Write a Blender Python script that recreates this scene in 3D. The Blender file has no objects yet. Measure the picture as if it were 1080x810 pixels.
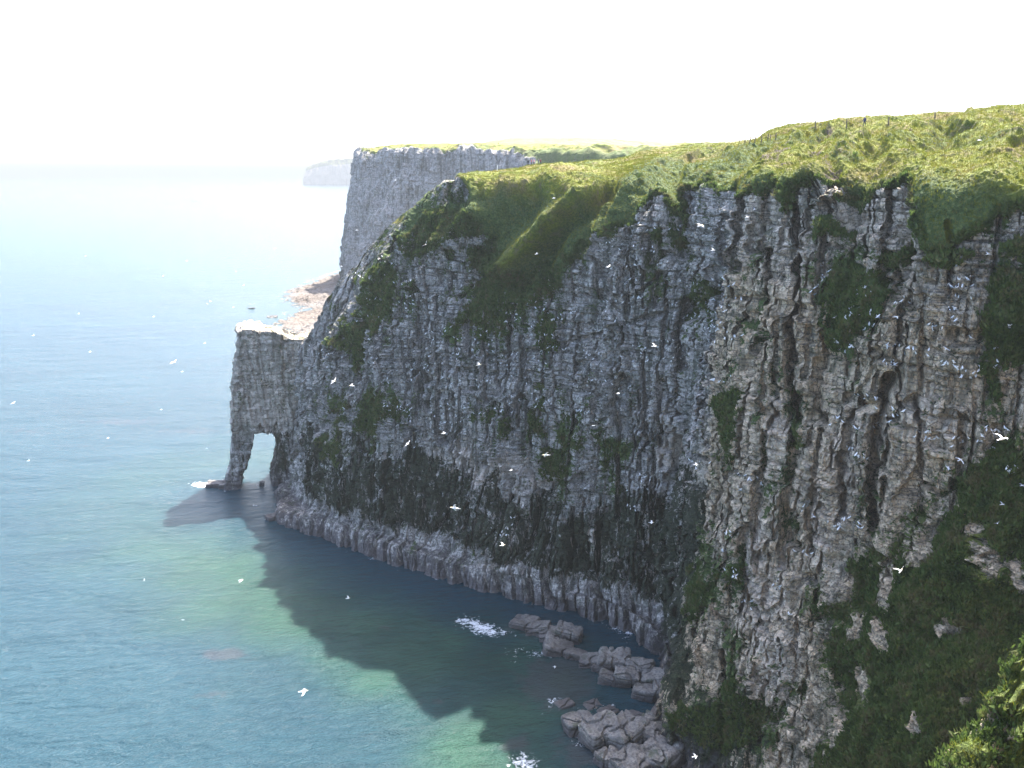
import bpy, bmesh, math, random
import numpy as np
from mathutils import Vector, Matrix

# ------------------------------------------------------------------ camera, sky, sun
S = bpy.context.scene
H, F, PITCH = 85.0, 950.0, math.radians(13.2)
cam_d = bpy.data.cameras.new('camera'); cam = bpy.data.objects.new('camera', cam_d)
S.collection.objects.link(cam); S.camera = cam
cam.location = (0, 0, H); cam.rotation_euler = (math.radians(90) - PITCH, 0, 0)
cam_d.sensor_width = 36; cam_d.lens = F / 1080 * 36
cam_d.clip_start = 0.5; cam_d.clip_end = 80000
SUN_AZ, SUN_EL = math.radians(25), math.radians(55)      # azimuth to the right of straight ahead (+Y)
w = bpy.data.worlds.new('World'); S.world = w; w.use_nodes = True
nt = w.node_tree; bg = nt.nodes['Background']
sky = nt.nodes.new('ShaderNodeTexSky'); sky.sky_type = 'NISHITA'; sky.sun_disc = False
sky.sun_elevation = SUN_EL; sky.sun_rotation = SUN_AZ
sky.altitude = 50; sky.air_density = .6; sky.dust_density = 2.6; sky.ozone_density = 1.0
nt.links.new(sky.outputs[0], bg.inputs[0]); bg.inputs[1].default_value = 0.12
sd = Vector((math.sin(SUN_AZ) * math.cos(SUN_EL), math.cos(SUN_AZ) * math.cos(SUN_EL), math.sin(SUN_EL)))
sun_d = bpy.data.lights.new('sun', 'SUN'); sun_d.energy = 3.0; sun_d.angle = math.radians(0.8)
sun_d.color = (1.0, 0.95, 0.86)
sun = bpy.data.objects.new('sun', sun_d); S.collection.objects.link(sun)
sun.rotation_euler = sd.to_track_quat('Z', 'Y').to_euler()
S.view_settings.view_transform = 'Standard'; S.view_settings.look = 'None'
S.view_settings.exposure = 3.12; S.view_settings.gamma = 1.0
S.view_settings.use_curve_mapping = False
S.cycles.use_denoising = True
S.cycles.sample_clamp_direct = 5.0; S.cycles.sample_clamp_indirect = 3.0
S.cycles.max_bounces = 6; S.cycles.diffuse_bounces = 3; S.cycles.glossy_bounces = 2
S.cycles.volume_bounces = 0; S.cycles.transparent_max_bounces = 4
HAZE_DENSITY = 0.00022
C = S.collection
rng = np.random.RandomState(7); random.seed(7)
CT, ST = math.cos(PITCH), math.sin(PITCH)

def W(px, py, Y):
    """point that the sight line through (px, py) meets Y metres ahead"""
    u, v = px - 540, 405 - py
    f = F * CT + v * ST; up = -F * ST + v * CT
    return (u / f * Y, Y, H + up / f * Y)
def G(px, py, z=0.0):
    """point of the sight line at height z"""
    u, v = px - 540, 405 - py
    f = F * CT + v * ST; up = -F * ST + v * CT
    t = (z - H) / up
    return (u * t, f * t, z)
def project(P):
    x, y, z = P[..., 0], P[..., 1], P[..., 2] - H
    d = np.maximum(y * CT - z * ST, 0.1)
    return 540 + F * x / d, 405 - F * (y * ST + z * CT) / d, d

# ------------------------------------------------------------------ noise
PERM = np.random.RandomState(3).permutation(256); PERM = np.concatenate([PERM, PERM, PERM])
GR = np.random.RandomState(4).normal(size=(256, 3)); GR /= np.linalg.norm(GR, axis=1)[:, None]; GR = GR.astype(np.float32)
def pnoise(x, y, z):
    x, y, z = [np.asarray(a, np.float32) for a in np.broadcast_arrays(x, y, z)]
    xi, yi, zi = np.floor(x).astype(np.int64), np.floor(y).astype(np.int64), np.floor(z).astype(np.int64)
    xf, yf, zf = x - xi, y - yi, z - zi
    xi &= 255; yi &= 255; zi &= 255
    fade = lambda t: t * t * t * (t * (t * 6 - 15) + 10)
    u, v, q = fade(xf), fade(yf), fade(zf)
    out = 0
    for dx in (0, 1):
        wx = u if dx else 1 - u
        for dy in (0, 1):
            wy = v if dy else 1 - v
            for dz in (0, 1):
                wz = q if dz else 1 - q
                g = GR[PERM[PERM[PERM[xi + dx] + yi + dy] + zi + dz]]
                out = out + wx * wy * wz * (g[..., 0] * (xf - dx) + g[..., 1] * (yf - dy) + g[..., 2] * (zf - dz))
    return out * 1.6
def fbm(x, y, z, o=4, g=0.5):
    r, a = 0, 1.0
    for i in range(o):
        r = r + a * pnoise(x + 17.3 * i, y + 5.1 * i, z + 9.7 * i); x, y, z = x * 2.03, y * 2.03, z * 2.03; a *= g
    return r
def ridged(x, y, z, o=3):
    r, a = 0, 1.0
    for i in range(o):
        r = r + a * (1 - 2 * np.abs(pnoise(x + 7.7 * i, y + 3.1 * i, z)))
        x, y, z = x * 2.1, y * 2.1, z * 2.1; a *= .5
    return r
def h01(*k):
    v = np.zeros(np.shape(k[0]), np.uint64)
    for i, q in enumerate(k):
        v = v * np.uint64(6364136223846793005) + (np.asarray(q).astype(np.int64).astype(np.uint64) + np.uint64(1442695040888963407 + i * 7919))
        v ^= v >> np.uint64(29); v = v * np.uint64(0x9E3779B97F4A7C15); v ^= v >> np.uint64(32)
    return (v >> np.uint64(40)).astype(np.float64) / float(1 << 24)
def sstep(a, b, x):
    t = np.clip((x - a) / (b - a), 0, 1); return t * t * (3 - 2 * t)
# random bedding planes
BED = np.cumsum(np.random.RandomState(11).uniform(0.45, 2.3, 400)) - 30
BEDF = np.cumsum(np.random.RandomState(12).uniform(0.22, 0.75, 1200)) - 30

def blocks(P, beds, wid, seed, jit=0.25):
    """blocky chalk: value 0..1 per block, and closeness to the joints"""
    x, y, z = P[..., 0], P[..., 1], P[..., 2]
    n = pnoise(x / 9, y / 9, z / 9 + seed)
    n2 = pnoise(x / 3 + 4, y / 3, z / 5 + seed)
    zz = z + 0.4 * n + 0.03 * x + jit * n2
    L = np.searchsorted(beds, zz)
    b0, b1 = beds[np.clip(L - 1, 0, len(beds) - 1)], beds[np.clip(L, 0, len(beds) - 1)]
    a = 0.83 * x - 0.56 * y + jit * 2 * n2 ; b = 0.56 * x + 0.83 * y + jit * 2 * n
    ww = wid * (0.7 + 0.9 * h01(L, L * 0 + seed))
    qa = a / ww + h01(L, L * 0 + seed + 5) * 7; qb = b / (ww * 7) + h01(L, L * 0 + seed + 9) * 7
    ia, ib = np.floor(qa), np.floor(qb)
    val = h01(L, ia, ib, L * 0 + seed)
    ez = np.minimum(zz - b0, b1 - zz)
    fa, fb = qa - ia, qb - ib
    ea = np.minimum(fa, 1 - fa) * ww; eb = np.minimum(fb, 1 - fb) * ww * 7 + 9
    return val, ez, ea, eb, h01(L, L * 0 + seed + 77)

JD = np.array([.33, .944, 0.0])                                      # bearing of the open joints
def rock_disp(P, amp=1.0, flut=1.0):
    slot = 0.0
    x, y, z = P[..., 0], P[..., 1], P[..., 2]
    wx = x + .7 * pnoise(x / 9, y / 9, z / 22); wy = y + .7 * pnoise(x / 9 + 9, y / 9, z / 22)
    d = flut * 2.8 * fbm(wx / 13, wy / 13, z / 55, 3)                    # buttresses and gullies
    d += flut * .8 * (ridged(wx / 6.5, wy / 6.5, z / 60, 2) - .9)
    # tall pillars between the vertical joints
    a = .83 * wx - .56 * wy + .06 * z; b = .56 * wx + .83 * wy
    for wid, hh, am, seed in ((4.2, 17., 1.5, 21), (1.9, 8., .95, 22)):
        lz = z / hh + .35 * pnoise(x / 8, y / 8, seed) + h01(np.floor(a / wid), np.floor(a / wid) * 0) * 3
        L = np.floor(lz); qa = a / wid + h01(L, L * 0 + seed); qb = b / (wid * 9) + h01(L, L * 0 + seed + 3)
        v = h01(np.floor(qa), np.floor(qb), L, L * 0 + seed)
        d += amp * am * (v - .5)
        e = np.abs(qa - np.round(qa)) * wid
        open_ = h01(np.round(qa), np.floor(qb), L, L * 0 + seed + 8)
        slot = slot + amp * am * 1.9 * np.exp(-(e / (.17 + .05 * wid)) ** 4) * (open_ > .5)
    v1, ez1, ea1, eb1, l1 = blocks(P, BED, 2.6, 1, .15)
    v2, ez2, ea2, eb2, l2 = blocks(P, BEDF, 0.95, 2, .1)
    vb, ezb, eab, ebb, lb = blocks(P, BED[::4], 5.5, 3, .4)
    loc = sstep(-.25, .35, pnoise(x / 16, y / 16, z / 16 + 3))            # some areas blocky, some smooth
    d += amp * ((vb - .5) * .8 + (v1 - .5) * (.6 + .7 * loc) + (v2 - .5) * (.25 + .4 * loc) + (l1 - .5) * 1.0 + (l2 - .5) * .45)
    gr = np.exp(-(np.minimum(ea1, eb1) / .20) ** 4) * .75 * (v1 > .3) + np.exp(-(ez1 / .16) ** 2) * .75 * (l1 > .45)
    gr += np.exp(-(np.minimum(np.minimum(ea2, eb2), ez2 * 1.2) / .10) ** 2) * .22 * (.4 + loc)
    d -= amp * gr
    # caves and plucked hollows
    hol = pnoise(x / 4.2 + 60, y / 4.2, z / 3.2)
    d -= amp * 2.2 * sstep(.42, .62, hol)
    fz = np.abs(pnoise(wx / 6 + 31, wy / 6, z / 45))
    slot = slot + 3.0 * amp * np.exp(-(fz / .032) ** 4) * sstep(-.1, .25, pnoise(x / 18, y / 18 + 40, z / 22))
    d += .25 * fbm(x / 1.4, y / 1.4, z / 1.4, 3)
    return d, slot
def turf_disp(P, k=1.0):
    x, y, z = P[..., 0], P[..., 1], P[..., 2]
    d = 1.8 * fbm(x / 14 + z / 30, y / 14, z / 25, 3) + .2 * ridged(x / 4.6, y / 4.6, z / 4.6, 2)
    t = ridged(x / 1.5, y / 1.5, z / 1.5 + 3, 3)
    t2 = ridged(x / .7 + 9, y / .7, z / .7, 2)
    d += k * (.22 * t + .10 * t2 + .28 * fbm(x / 3, y / 3, z / 3, 3))
    return d

# ------------------------------------------------------------------ mesh helpers
def tag(o, label=None, cat=None, group=None, kind=None):
    if label: o['label'] = label
    if cat: o['category'] = cat
    if group: o['group'] = group
    if kind: o['kind'] = kind
    return o
def mesh_np(name, V, Fq, attrs=None, smooth=False):
    me = bpy.data.meshes.new(name)
    V = np.ascontiguousarray(V, np.float32); Fq = np.ascontiguousarray(Fq, np.int32)
    k = Fq.shape[1]
    me.vertices.add(len(V)); me.vertices.foreach_set('co', V.ravel())
    me.loops.add(Fq.size); me.loops.foreach_set('vertex_index', Fq.ravel())
    me.polygons.add(len(Fq)); me.polygons.foreach_set('loop_start', np.arange(0, Fq.size, k, dtype=np.int32))
    me.polygons.foreach_set('use_smooth', np.full(len(Fq), smooth, bool))
    for nme, a in (attrs or {}).items():
        at = me.attributes.new(nme, 'FLOAT', 'POINT'); at.data.foreach_set('value', np.ascontiguousarray(a, np.float32).ravel())
    me.update(); me.validate()
    return me
def link(name, me, mat=None, parent=None):
    o = bpy.data.objects.new(name, me); C.objects.link(o)
    if mat:
        for m in (mat if isinstance(mat, (list, tuple)) else [mat]): me.materials.append(m)
    if parent: o.parent = parent
    return o
def grid_faces(n, m):
    i = np.arange(n * m).reshape(n, m)
    return np.stack([i[:-1, :-1], i[1:, :-1], i[1:, 1:], i[:-1, 1:]], -1).reshape(-1, 4)
def pchip(X, Y, xq):
    """monotone cubic along axis 0"""
    h = np.diff(X); dl = np.diff(Y, axis=0) / h.reshape(-1, *([1] * (Y.ndim - 1)))
    m = np.zeros_like(Y)
    w1 = (2 * h[1:] + h[:-1]).reshape(-1, *([1] * (Y.ndim - 1))); w2 = (h[1:] + 2 * h[:-1]).reshape(-1, *([1] * (Y.ndim - 1)))
    a, b = dl[:-1], dl[1:]
    ok = a * b > 0
    with np.errstate(divide='ignore', invalid='ignore'):
        m[1:-1] = np.where(ok, (w1 + w2) / (w1 / np.where(ok, a, 1) + w2 / np.where(ok, b, 1)), 0)
    m[0], m[-1] = dl[0], dl[-1]
    i = np.clip(np.searchsorted(X, xq) - 1, 0, len(h) - 1)
    sh = (-1,) + (1,) * (Y.ndim - 1)
    t = ((xq - X[i]) / h[i]).reshape(sh); hh = h[i].reshape(sh)
    return (Y[i] * (1 + 2 * t) * (1 - t) ** 2 + m[i] * hh * t * (1 - t) ** 2 + Y[i + 1] * t * t * (3 - 2 * t) + m[i + 1] * hh * t * t * (t - 1))
def sheet(stations, ds, dt):
    """surface through the rows of stations; ds, dt: subdivisions of each span"""
    A = np.array(stations, float)
    sp = np.concatenate([[0], np.cumsum(np.linalg.norm(np.diff(A[:, 2:8].mean(1), axis=0), axis=1) + 1)])
    sq = np.concatenate([np.linspace(sp[i], sp[i + 1], ds[i], endpoint=False) for i in range(len(ds))] + [[sp[-1]]])
    R = pchip(sp, A, sq)
    K = A.shape[1]; tp = np.arange(K, dtype=float)
    tq = np.concatenate([np.linspace(k, k + 1, dt[k], endpoint=False) for k in range(K - 1)] + [[K - 1.0]])
    P = pchip(tp, np.swapaxes(R, 0, 1), tq)
    return np.swapaxes(P, 0, 1), sq, tq
def gnormal(P):
    du = np.gradient(P, axis=0); dv = np.gradient(P, axis=1)
    n = np.cross(du, dv); n /= np.linalg.norm(n, axis=-1, keepdims=True) + 1e-9
    return n
def ell(px, py, cx, cy, rx, ry, ang=0):
    c, s = math.cos(math.radians(ang)), math.sin(math.radians(ang))
    dx, dy = px - cx, py - cy
    return np.exp(-(((dx * c - dy * s) / rx) ** 2 + ((dx * s + dy * c) / ry) ** 2))

# ------------------------------------------------------------------ materials
class NB:
    def __init__(s, name):
        s.m = bpy.data.materials.new(name); s.m.use_nodes = True; s.t = s.m.node_tree
        s.b = s.t.nodes['Principled BSDF']; s.out = s.t.nodes['Material Output']
    def n(s, ty, **k):
        q = s.t.nodes.new(ty)
        for a, v in k.items(): setattr(q, a, v)
        return q
    def l(s, a, b): s.t.links.new(a, b)
    def pos(s):
        if not hasattr(s, 'g'): s.g = s.n('ShaderNodeNewGeometry')
        return s.g.outputs['Position']
    def mapped(s, sc):
        q = s.n('ShaderNodeVectorMath', operation='MULTIPLY'); s.l(s.pos(), q.inputs[0]); q.inputs[1].default_value = sc
        return q.outputs[0]
    def noise(s, sc, det=4, rough=.55, dist=0, scale=1.0):
        q = s.n('ShaderNodeTexNoise'); s.l(s.mapped(sc), q.inputs['Vector'])
        q.inputs['Scale'].default_value = scale; q.inputs['Detail'].default_value = det
        q.inputs['Roughness'].default_value = rough; q.inputs['Distortion'].default_value = dist
        return q.outputs['Fac']
    def ramp(s, f, *st):
        q = s.n('ShaderNodeValToRGB'); s.l(f, q.inputs[0]); e = q.color_ramp.elements
        while len(e) < len(st): e.new(.5)
        for i, (p, c) in enumerate(st):
            e[i].position = p; e[i].color = (*c, 1) if isinstance(c, tuple) else (c, c, c, 1)
        return q.outputs[0]
    def mix(s, f, a, b, mode='MIX'):
        q = s.n('ShaderNodeMix', data_type='RGBA', blend_type=mode)
        for sock, v in ((q.inputs[0], f), (q.inputs[6], a), (q.inputs[7], b)):
            if hasattr(v, 'is_output'): s.l(v, sock)
            elif isinstance(v, tuple): sock.default_value = (*v, 1)
            else: sock.default_value = v
        return q.outputs[2]
    def m_(s, op, a, b=0.0, clamp=False):
        q = s.n('ShaderNodeMath', operation=op, use_clamp=clamp)
        for sock, v in ((q.inputs[0], a), (q.inputs[1], b)):
            if hasattr(v, 'is_output'): s.l(v, sock)
            else: sock.default_value = v
        return q.outputs[0]
    def attr(s, nme):
        q = s.n('ShaderNodeAttribute', attribute_name=nme); return q.outputs['Fac']
    def bump(s, h, dist, strength=1.0, prev=None):
        q = s.n('ShaderNodeBump'); q.inputs['Distance'].default_value = dist; q.inputs['Strength'].default_value = strength
        s.l(h, q.inputs['Height'])
        if prev: s.l(prev, q.inputs['Normal'])
        return q.outputs[0]

def cliff_material(name, far=False):
    B = NB(name)
    # --- chalk: grey limestone with lichen bloom, ochre staining and dark seepage
    n1 = B.noise((.09, .09, .05), 5, .6)
    n2 = B.noise((.9, .9, .35), 6, .7, .6)
    n3 = B.noise((3.2, 3.2, 2.6), 5, .7)
    streak = B.noise((.55, .55, .035), 4, .6, .3)
    rock = B.ramp(n1, (.32, (.28, .27, .245)), (.48, (.43, .40, .36)), (.64, (.56, .52, .46)))
    rock = B.mix(B.ramp(n2, (.44, 0.0), (.62, .75)), rock, (.67, .62, .55))
    rock = B.mix(B.ramp(n3, (.40, .8), (.50, 0.0)), rock, (.15, .145, .125))
    rock = B.mix(B.ramp(streak, (.53, 0.0), (.60, .75)), rock, (.085, .095, .07))
    rock = B.mix(B.ramp(B.noise((.5, .5, .42), 6, .75, .5), (.55, 0.0), (.64, .8)), rock, (.06, .07, .045))
    warm = B.attr('warm')
    ochre = B.noise((.28, .28, .10), 5, .65, .8)
    wr = B.mix(B.ramp(ochre, (.44, 0.0), (.66, .75)), (.55, .44, .30), (.52, .35, .19))
    wr = B.mix(B.ramp(n2, (.42, 0.0), (.62, .8)), wr, (.76, .62, .44))
    wr = B.mix(B.ramp(n3, (.40, .75), (.49, 0.0)), wr, (.15, .13, .095))
    wr = B.mix(B.ramp(streak, (.535, 0.0), (.60, .65)), wr, (.10, .105, .07))
    wr = B.mix(B.ramp(B.noise((.6, .6, .3), 6, .75, .5), (.54, 0.0), (.62, .75)), wr, (.07, .075, .045))
    rock = B.mix(warm, rock, wr)
    seam = B.ramp(B.noise((.035, .035, 1.15), 3, .6, .15), (.470, 0.0), (.497, 1.0), (.503, 1.0), (.53, 0.0))
    rock = B.mix(B.m_('MULTIPLY', seam, B.ramp(B.noise((.12, .12, .3), 3), (.4, .15), (.6, .75))), rock, (.13, .125, .11))
    pale = B.m_('MULTIPLY', B.attr('pale'), B.ramp(n2, (.35, .4), (.5, 1.0)))
    rock = B.mix(pale, rock, (.68, .58, .48))
    vor = B.n('ShaderNodeTexVoronoi', feature='DISTANCE_TO_EDGE')
    wv = B.n('ShaderNodeVectorMath', operation='ADD'); B.l(B.mapped((.75, .75, 1.35)), wv.inputs[0])
    nz = B.n('ShaderNodeTexNoise'); B.l(B.pos(), nz.inputs['Vector']); nz.inputs['Scale'].default_value = .5; nz.inputs['Detail'].default_value = 4
    B.l(nz.outputs['Color'], wv.inputs[1]); B.l(wv.outputs[0], vor.inputs['Vector']); vor.inputs['Scale'].default_value = 1
    crack = B.ramp(vor.outputs['Distance'], (.0, 0.0), (.06, 1.0))
    ck = B.m_('MULTIPLY', B.m_('SUBTRACT', 1.0, crack), B.ramp(B.noise((.3, .3, .3), 3), (.42, .0), (.6, .7)))
    rock = B.mix(ck, rock, (.06, .06, .055))
    vcell = B.n('ShaderNodeTexVoronoi', feature='F1'); B.l(wv.outputs[0], vcell.inputs['Vector']); vcell.inputs['Scale'].default_value = 1
    cs = B.n('ShaderNodeSeparateXYZ'); B.l(vcell.outputs['Color'], cs.inputs[0])
    rock = B.mix(1.0, rock, B.ramp(cs.outputs['X'], (0, .72), (1, 1.18)), 'MULTIPLY')
    if far: rock = B.mix(1.0, rock, (.70, .70, .72), 'MULTIPLY')  # same chalk, darkened in its colour to stand in for shade
    # lichen / grass creeping over the rock, more on ledges
    B.pos(); sep = B.n('ShaderNodeSeparateXYZ'); B.l(B.g.outputs['Normal'], sep.inputs[0])
    ledge = B.m_('MULTIPLY', B.m_('SUBTRACT', sep.outputs['Z'], .35, True), 1.2, True)
    vn = B.noise((.22, .22, .13), 6, .68, .4)
    vf = B.noise((1.7, 1.7, 1.5), 5, .7)
    v = B.m_('ADD', B.attr('veg'), B.m_('MULTIPLY', B.m_('SUBTRACT', vn, .5), 2.2))
    v = B.m_('ADD', v, B.m_('MULTIPLY', B.m_('SUBTRACT', vf, .5), 1.7))
    v = B.m_('ADD', B.m_('MULTIPLY', v, .93), B.m_('MULTIPLY', ledge, .22))
    vm = B.ramp(v, (.42, 0.0), (.56, 1.0))
    gn = B.noise((.07, .07, .12), 4, .6)
    gf = B.noise((2.4, 2.4, 2.4), 5, .75)
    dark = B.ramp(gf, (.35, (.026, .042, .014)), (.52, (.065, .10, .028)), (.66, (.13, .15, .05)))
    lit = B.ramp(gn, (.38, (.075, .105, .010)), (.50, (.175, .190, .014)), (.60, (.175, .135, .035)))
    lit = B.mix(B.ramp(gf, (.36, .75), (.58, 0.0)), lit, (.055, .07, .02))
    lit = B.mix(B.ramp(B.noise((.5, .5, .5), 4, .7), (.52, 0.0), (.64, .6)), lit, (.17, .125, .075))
    veg = B.mix(B.attr('turf'), dark, lit)  # growth tones with shade and sun worked into their colours
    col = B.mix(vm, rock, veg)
    # seaweed and algae at the foot
    an = B.noise((.30, .30, .12), 5, .7, .5)
    af = B.m_('ADD', B.attr('algae'), B.m_('MULTIPLY', B.m_('SUBTRACT', an, .5), 2.4))
    am = B.ramp(B.m_('ADD', af, B.m_('MULTIPLY', B.m_('SUBTRACT', B.noise((.8, .8, .22), 6, .78, .8), .5), 3.2)), (.46, 0.0), (.66, .95))
    alg = B.ramp(gf, (.36, (.014, .018, .012)), (.55, (.032, .044, .020)), (.72, (.10, .11, .065)))
    col = B.mix(am, col, alg)
    # brown bare earth scars
    col = B.mix(B.ramp(B.m_('ADD', B.attr('earth'), B.m_('MULTIPLY', B.m_('SUBTRACT', vf, .5), .7)), (.4, 0.0), (.6, 1.0)), col, (.10, .075, .055))
    wetm = B.ramp(B.m_('ADD', sep_pos_z(B), B.m_('MULTIPLY', B.m_('SUBTRACT', n2, .5), 2.0)), (.22, 1.0), (.52, 0.0))
    col = B.mix(B.m_('MULTIPLY', wetm, .78), col, (.085, .075, .078))
    B.l(col, B.b.inputs['Base Color'])
    B.b.inputs['Roughness'].default_value = .88
    B.b.inputs['Specular IOR Level'].default_value = .2
    hb = B.m_('ADD', B.m_('MULTIPLY', n3, .6), B.m_('MULTIPLY', B.noise((7, 7, 9), 4, .7), .35))
    hb = B.m_('ADD', hb, B.m_('MULTIPLY', crack, B.m_('SUBTRACT', .38, B.m_('MULTIPLY', vm, .36))))
    nb = B.bump(hb, .6, .95 if not far else .5)
    B.l(nb, B.b.inputs['Normal'])
    return B.m
def sep_pos_z(B):
    q = B.n('ShaderNodeSeparateXYZ'); B.l(B.pos(), q.inputs[0])
    return B.m_('MULTIPLY', q.outputs['Z'], .1)

def simple(name, col, rough=.7, var=0.0, sc=3.0, spec=.3):
    B = NB(name)
    if var:
        n = B.noise((sc, sc, sc), 4, .6)
        c2 = tuple(x * (1 - var) for x in col)
        B.l(B.ramp(n, (.35, c2), (.65, col)), B.b.inputs['Base Color'])
    else: B.b.inputs['Base Color'].default_value = (*col, 1)
    B.b.inputs['Roughness'].default_value = rough; B.b.inputs['Specular IOR Level'].default_value = spec
    return B.m
M_CLIFF = cliff_material('chalk_cliff_rock')
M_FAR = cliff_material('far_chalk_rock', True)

# ------------------------------------------------------------------ main cliff sheet
def L(a, b, t): return tuple(a[i] + (b[i] - a[i]) * t for i in range(3))
def low(p, z, dx=0, dy=0): return (p[0] + dx, p[1] + dy, z)
ST_ = []
def station(c1, pts, inland):
    # column 0 lies under water just seaward of the foot, columns 1..8 climb the face, 9..11 run inland
    nx, ny = c1[0] - pts[2][0], c1[1] - pts[2][1]; d = math.hypot(nx, ny) + 1e-6
    c0 = (c1[0] + nx / d * 2.5, c1[1] + ny / d * 2.5, -6)
    ST_.append([c0, c1] + pts + inland)
def fz(px, py, z): 
    p = G(px, py, 0); return (p[0], p[1], z)
# back of the headland
station((60, 470, 3), [(62, 466, 7), (64, 464, 25), (66, 462, 45), (68, 460, 62), (70, 458, 78), (72, 454, 84), (76, 450, 88)], [(90, 450, 89), (300, 560, 92), (1500, 1500, 95)])
station((28, 345, 3), [(29, 341, 7), (31, 338, 25), (33, 335, 45), (35, 332, 62), (38, 328, 78), (41, 324, 84), (46, 318, 87)], [(60, 322, 88), (300, 500, 91), (1500, 1200, 94)])
station((-10, 296, 3), [(-9, 292, 7), (-8, 289, 22), (-7, 286, 40), (-6, 283, 58), (-5, 278, 72), (-3, 272, 80), (0, 262, 84)], [(20, 275, 86), (300, 440, 90), (1500, 1050, 94)])
station((-38, 274, 3), [(-37, 270, 6), (-36, 267, 18), (-34, 263, 32), (-32, 259, 46), (-29, 254, 57), (-26, 249, 66), (-24, 244, 73)], [(-4, 250, 84), (290, 400, 90), (1500, 950, 94)])
station((-63, 248, 3), [(-62, 245, 5), (-61, 244, 12), (-60.5, 243, 21), (-60, 242, 30), (-59, 241, 36), (-58, 240, 39), (-56.5, 239, 41)], [(-8, 246, 83.5), (285, 380, 90), (1500, 900, 94)])
# headland front
station(fz(290, 547, 3), [W(308, 530, 219), W(316, 490, 222), W(320, 450, 226), W(322, 420, 229), W(323, 395, 232), W(324, 375, 235), W(326, 358, 238)], [(-9, 244, 83), (280, 370, 90), (1500, 880, 94)])
station(fz(330, 564, 4), [W(336, 538, 206), W(340, 490, 209), W(344, 440, 214), W(347, 395, 218), W(350, 365, 222), W(352, 345, 226), W(357, 330, 230)], [(-10, 242, 83), (275, 360, 90), (1500, 860, 94)])
station(fz(395, 588, 4), [W(400, 561, 193), W(402, 500, 196), W(400, 420, 201), W(398, 350, 206), W(398, 310, 211), W(401, 280, 216), W(407, 258, 221)], [(-8, 239, 83), (272, 350, 90), (1500, 840, 94)])
station(fz(465, 610, 4), [W(468, 583, 182.5), W(472, 520, 187), W(470, 430, 191), W(468, 335, 196), W(465, 265, 201), W(462, 218, 206), W(470, 188, 213)], [(-4, 240, 84), (270, 340, 90), (1500, 820, 94)])
station(fz(535, 628, 4), [W(540, 603, 170), W(548, 530, 176), W(550, 430, 181), W(548, 340, 185), W(545, 285, 187.5), W(540, 235, 190.5), W(545, 188, 196.5)], [W(560, 176, 262), (268, 320, 90), (1500, 760, 94)])
station(fz(592, 644, 4), [W(598, 622, 165), W(610, 545, 168), W(618, 440, 171), W(620, 340, 175), W(620, 270, 177), W(624, 222, 180.5), W(630, 186, 189)], [W(645, 170, 268), (266, 310, 91), (1500, 700, 95)])
station(fz(645, 657, 4), [W(650, 640, 160.5), W(658, 560, 162), W(662, 450, 164), W(664, 340, 166), W(666, 212, 170), W(682, 188, 186), W(705, 166, 220)], [W(712, 157, 262), (264, 300, 93), (1500, 640, 97)])
station(fz(682, 680, 4), [W(688, 660, 154), W(705, 570, 156), W(718, 450, 157), W(728, 340, 158), W(737, 207, 160), W(757, 180, 178), W(792, 157, 212)], [W(800, 149, 250), (262, 290, 95), (1500, 580, 99)])
# near buttress
station((27, 145, 4), [W(703, 690, 144), W(716, 610, 143), W(738, 480, 143), W(757, 350, 144), W(780, 196, 146), W(802, 170, 160), W(838, 139, 188)], [W(850, 134, 210), (260, 270, 98), (1500, 520, 102)])
station((23, 121, 4), [(24.2, 121.5, 8), W(737, 690, 123), W(767, 560, 126), W(797, 380, 129), W(830, 192, 132), W(852, 163, 148), W(872, 134, 178)], [W(885, 130, 205), (258, 250, 98), (1500, 470, 102)])
station((30, 106, 4), [(30.8, 107, 8), W(795, 740, 110), W(840, 590, 114), W(875, 400, 117), W(905, 195, 121), W(938, 160, 136), W(965, 128, 168)], [W(975, 126, 200), (256, 230, 98), (1500, 420, 102)])
station((37, 92, 4), [(37.5, 93, 9), W(880, 770, 97), W(935, 590, 103), W(965, 420, 106), W(995, 205, 110), W(1040, 160, 122), W(1068, 121, 150)], [W(1078, 120, 175), (254, 200, 98), (1500, 370, 102)])
station((37, 76, 4), [(38, 77, 12), W(945, 815, 78.5), W(1015, 650, 88), W(1085, 465, 97), W(1105, 235, 102), W(1135, 175, 112), W(1165, 118, 136)], [(115, 165, 92.5), (252, 165, 96), (1500, 300, 100)])
station((46, 66, 4), [(48, 67, 14), (55, 68, 32), (62, 72, 47), (68, 78, 62), (74, 84, 77), (80, 88, 84), (90, 95, 91)], [(112, 110, 92.5), (251, 130, 95), (1500, 250, 99)])
station((28, 50, 4), [(30, 50, 14), (36, 50, 32), (45, 53, 47), (52, 56, 62), (58, 58, 77), (64, 61, 84), (74, 63, 90)], [(92, 90, 91), (250, 100, 94), (1500, 200, 98)])
station((9, 35, 4), [(10, 35, 12), (12.5, 36, 34), (15.8, 36.5, 50), W(1012, 818, 38), W(1082, 765, 40), W(1150, 735, 43), (46, 45, 79)], [(70, 48, 88), (250, 60, 92), (1500, 100, 96)])
station((9, 30, 4), [(9.5, 30.5, 12), (11.5, 31.5, 26), (14.5, 32, 38), (18.5, 33, 44), (24.5, 34.5, 52), (33, 37, 64), (46, 38, 80)], [(70, 40, 87), (250, 45, 91), (1500, 60, 95)])
station((12, 22, 4), [(14, 22, 12), (20, 24, 32), (28, 26, 48), (34, 27, 62), (38, 28, 74), (42, 28, 80), (48, 27, 83.5)], [(70, 25, 85), (250, 20, 88), (1500, 0, 92)])
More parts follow.
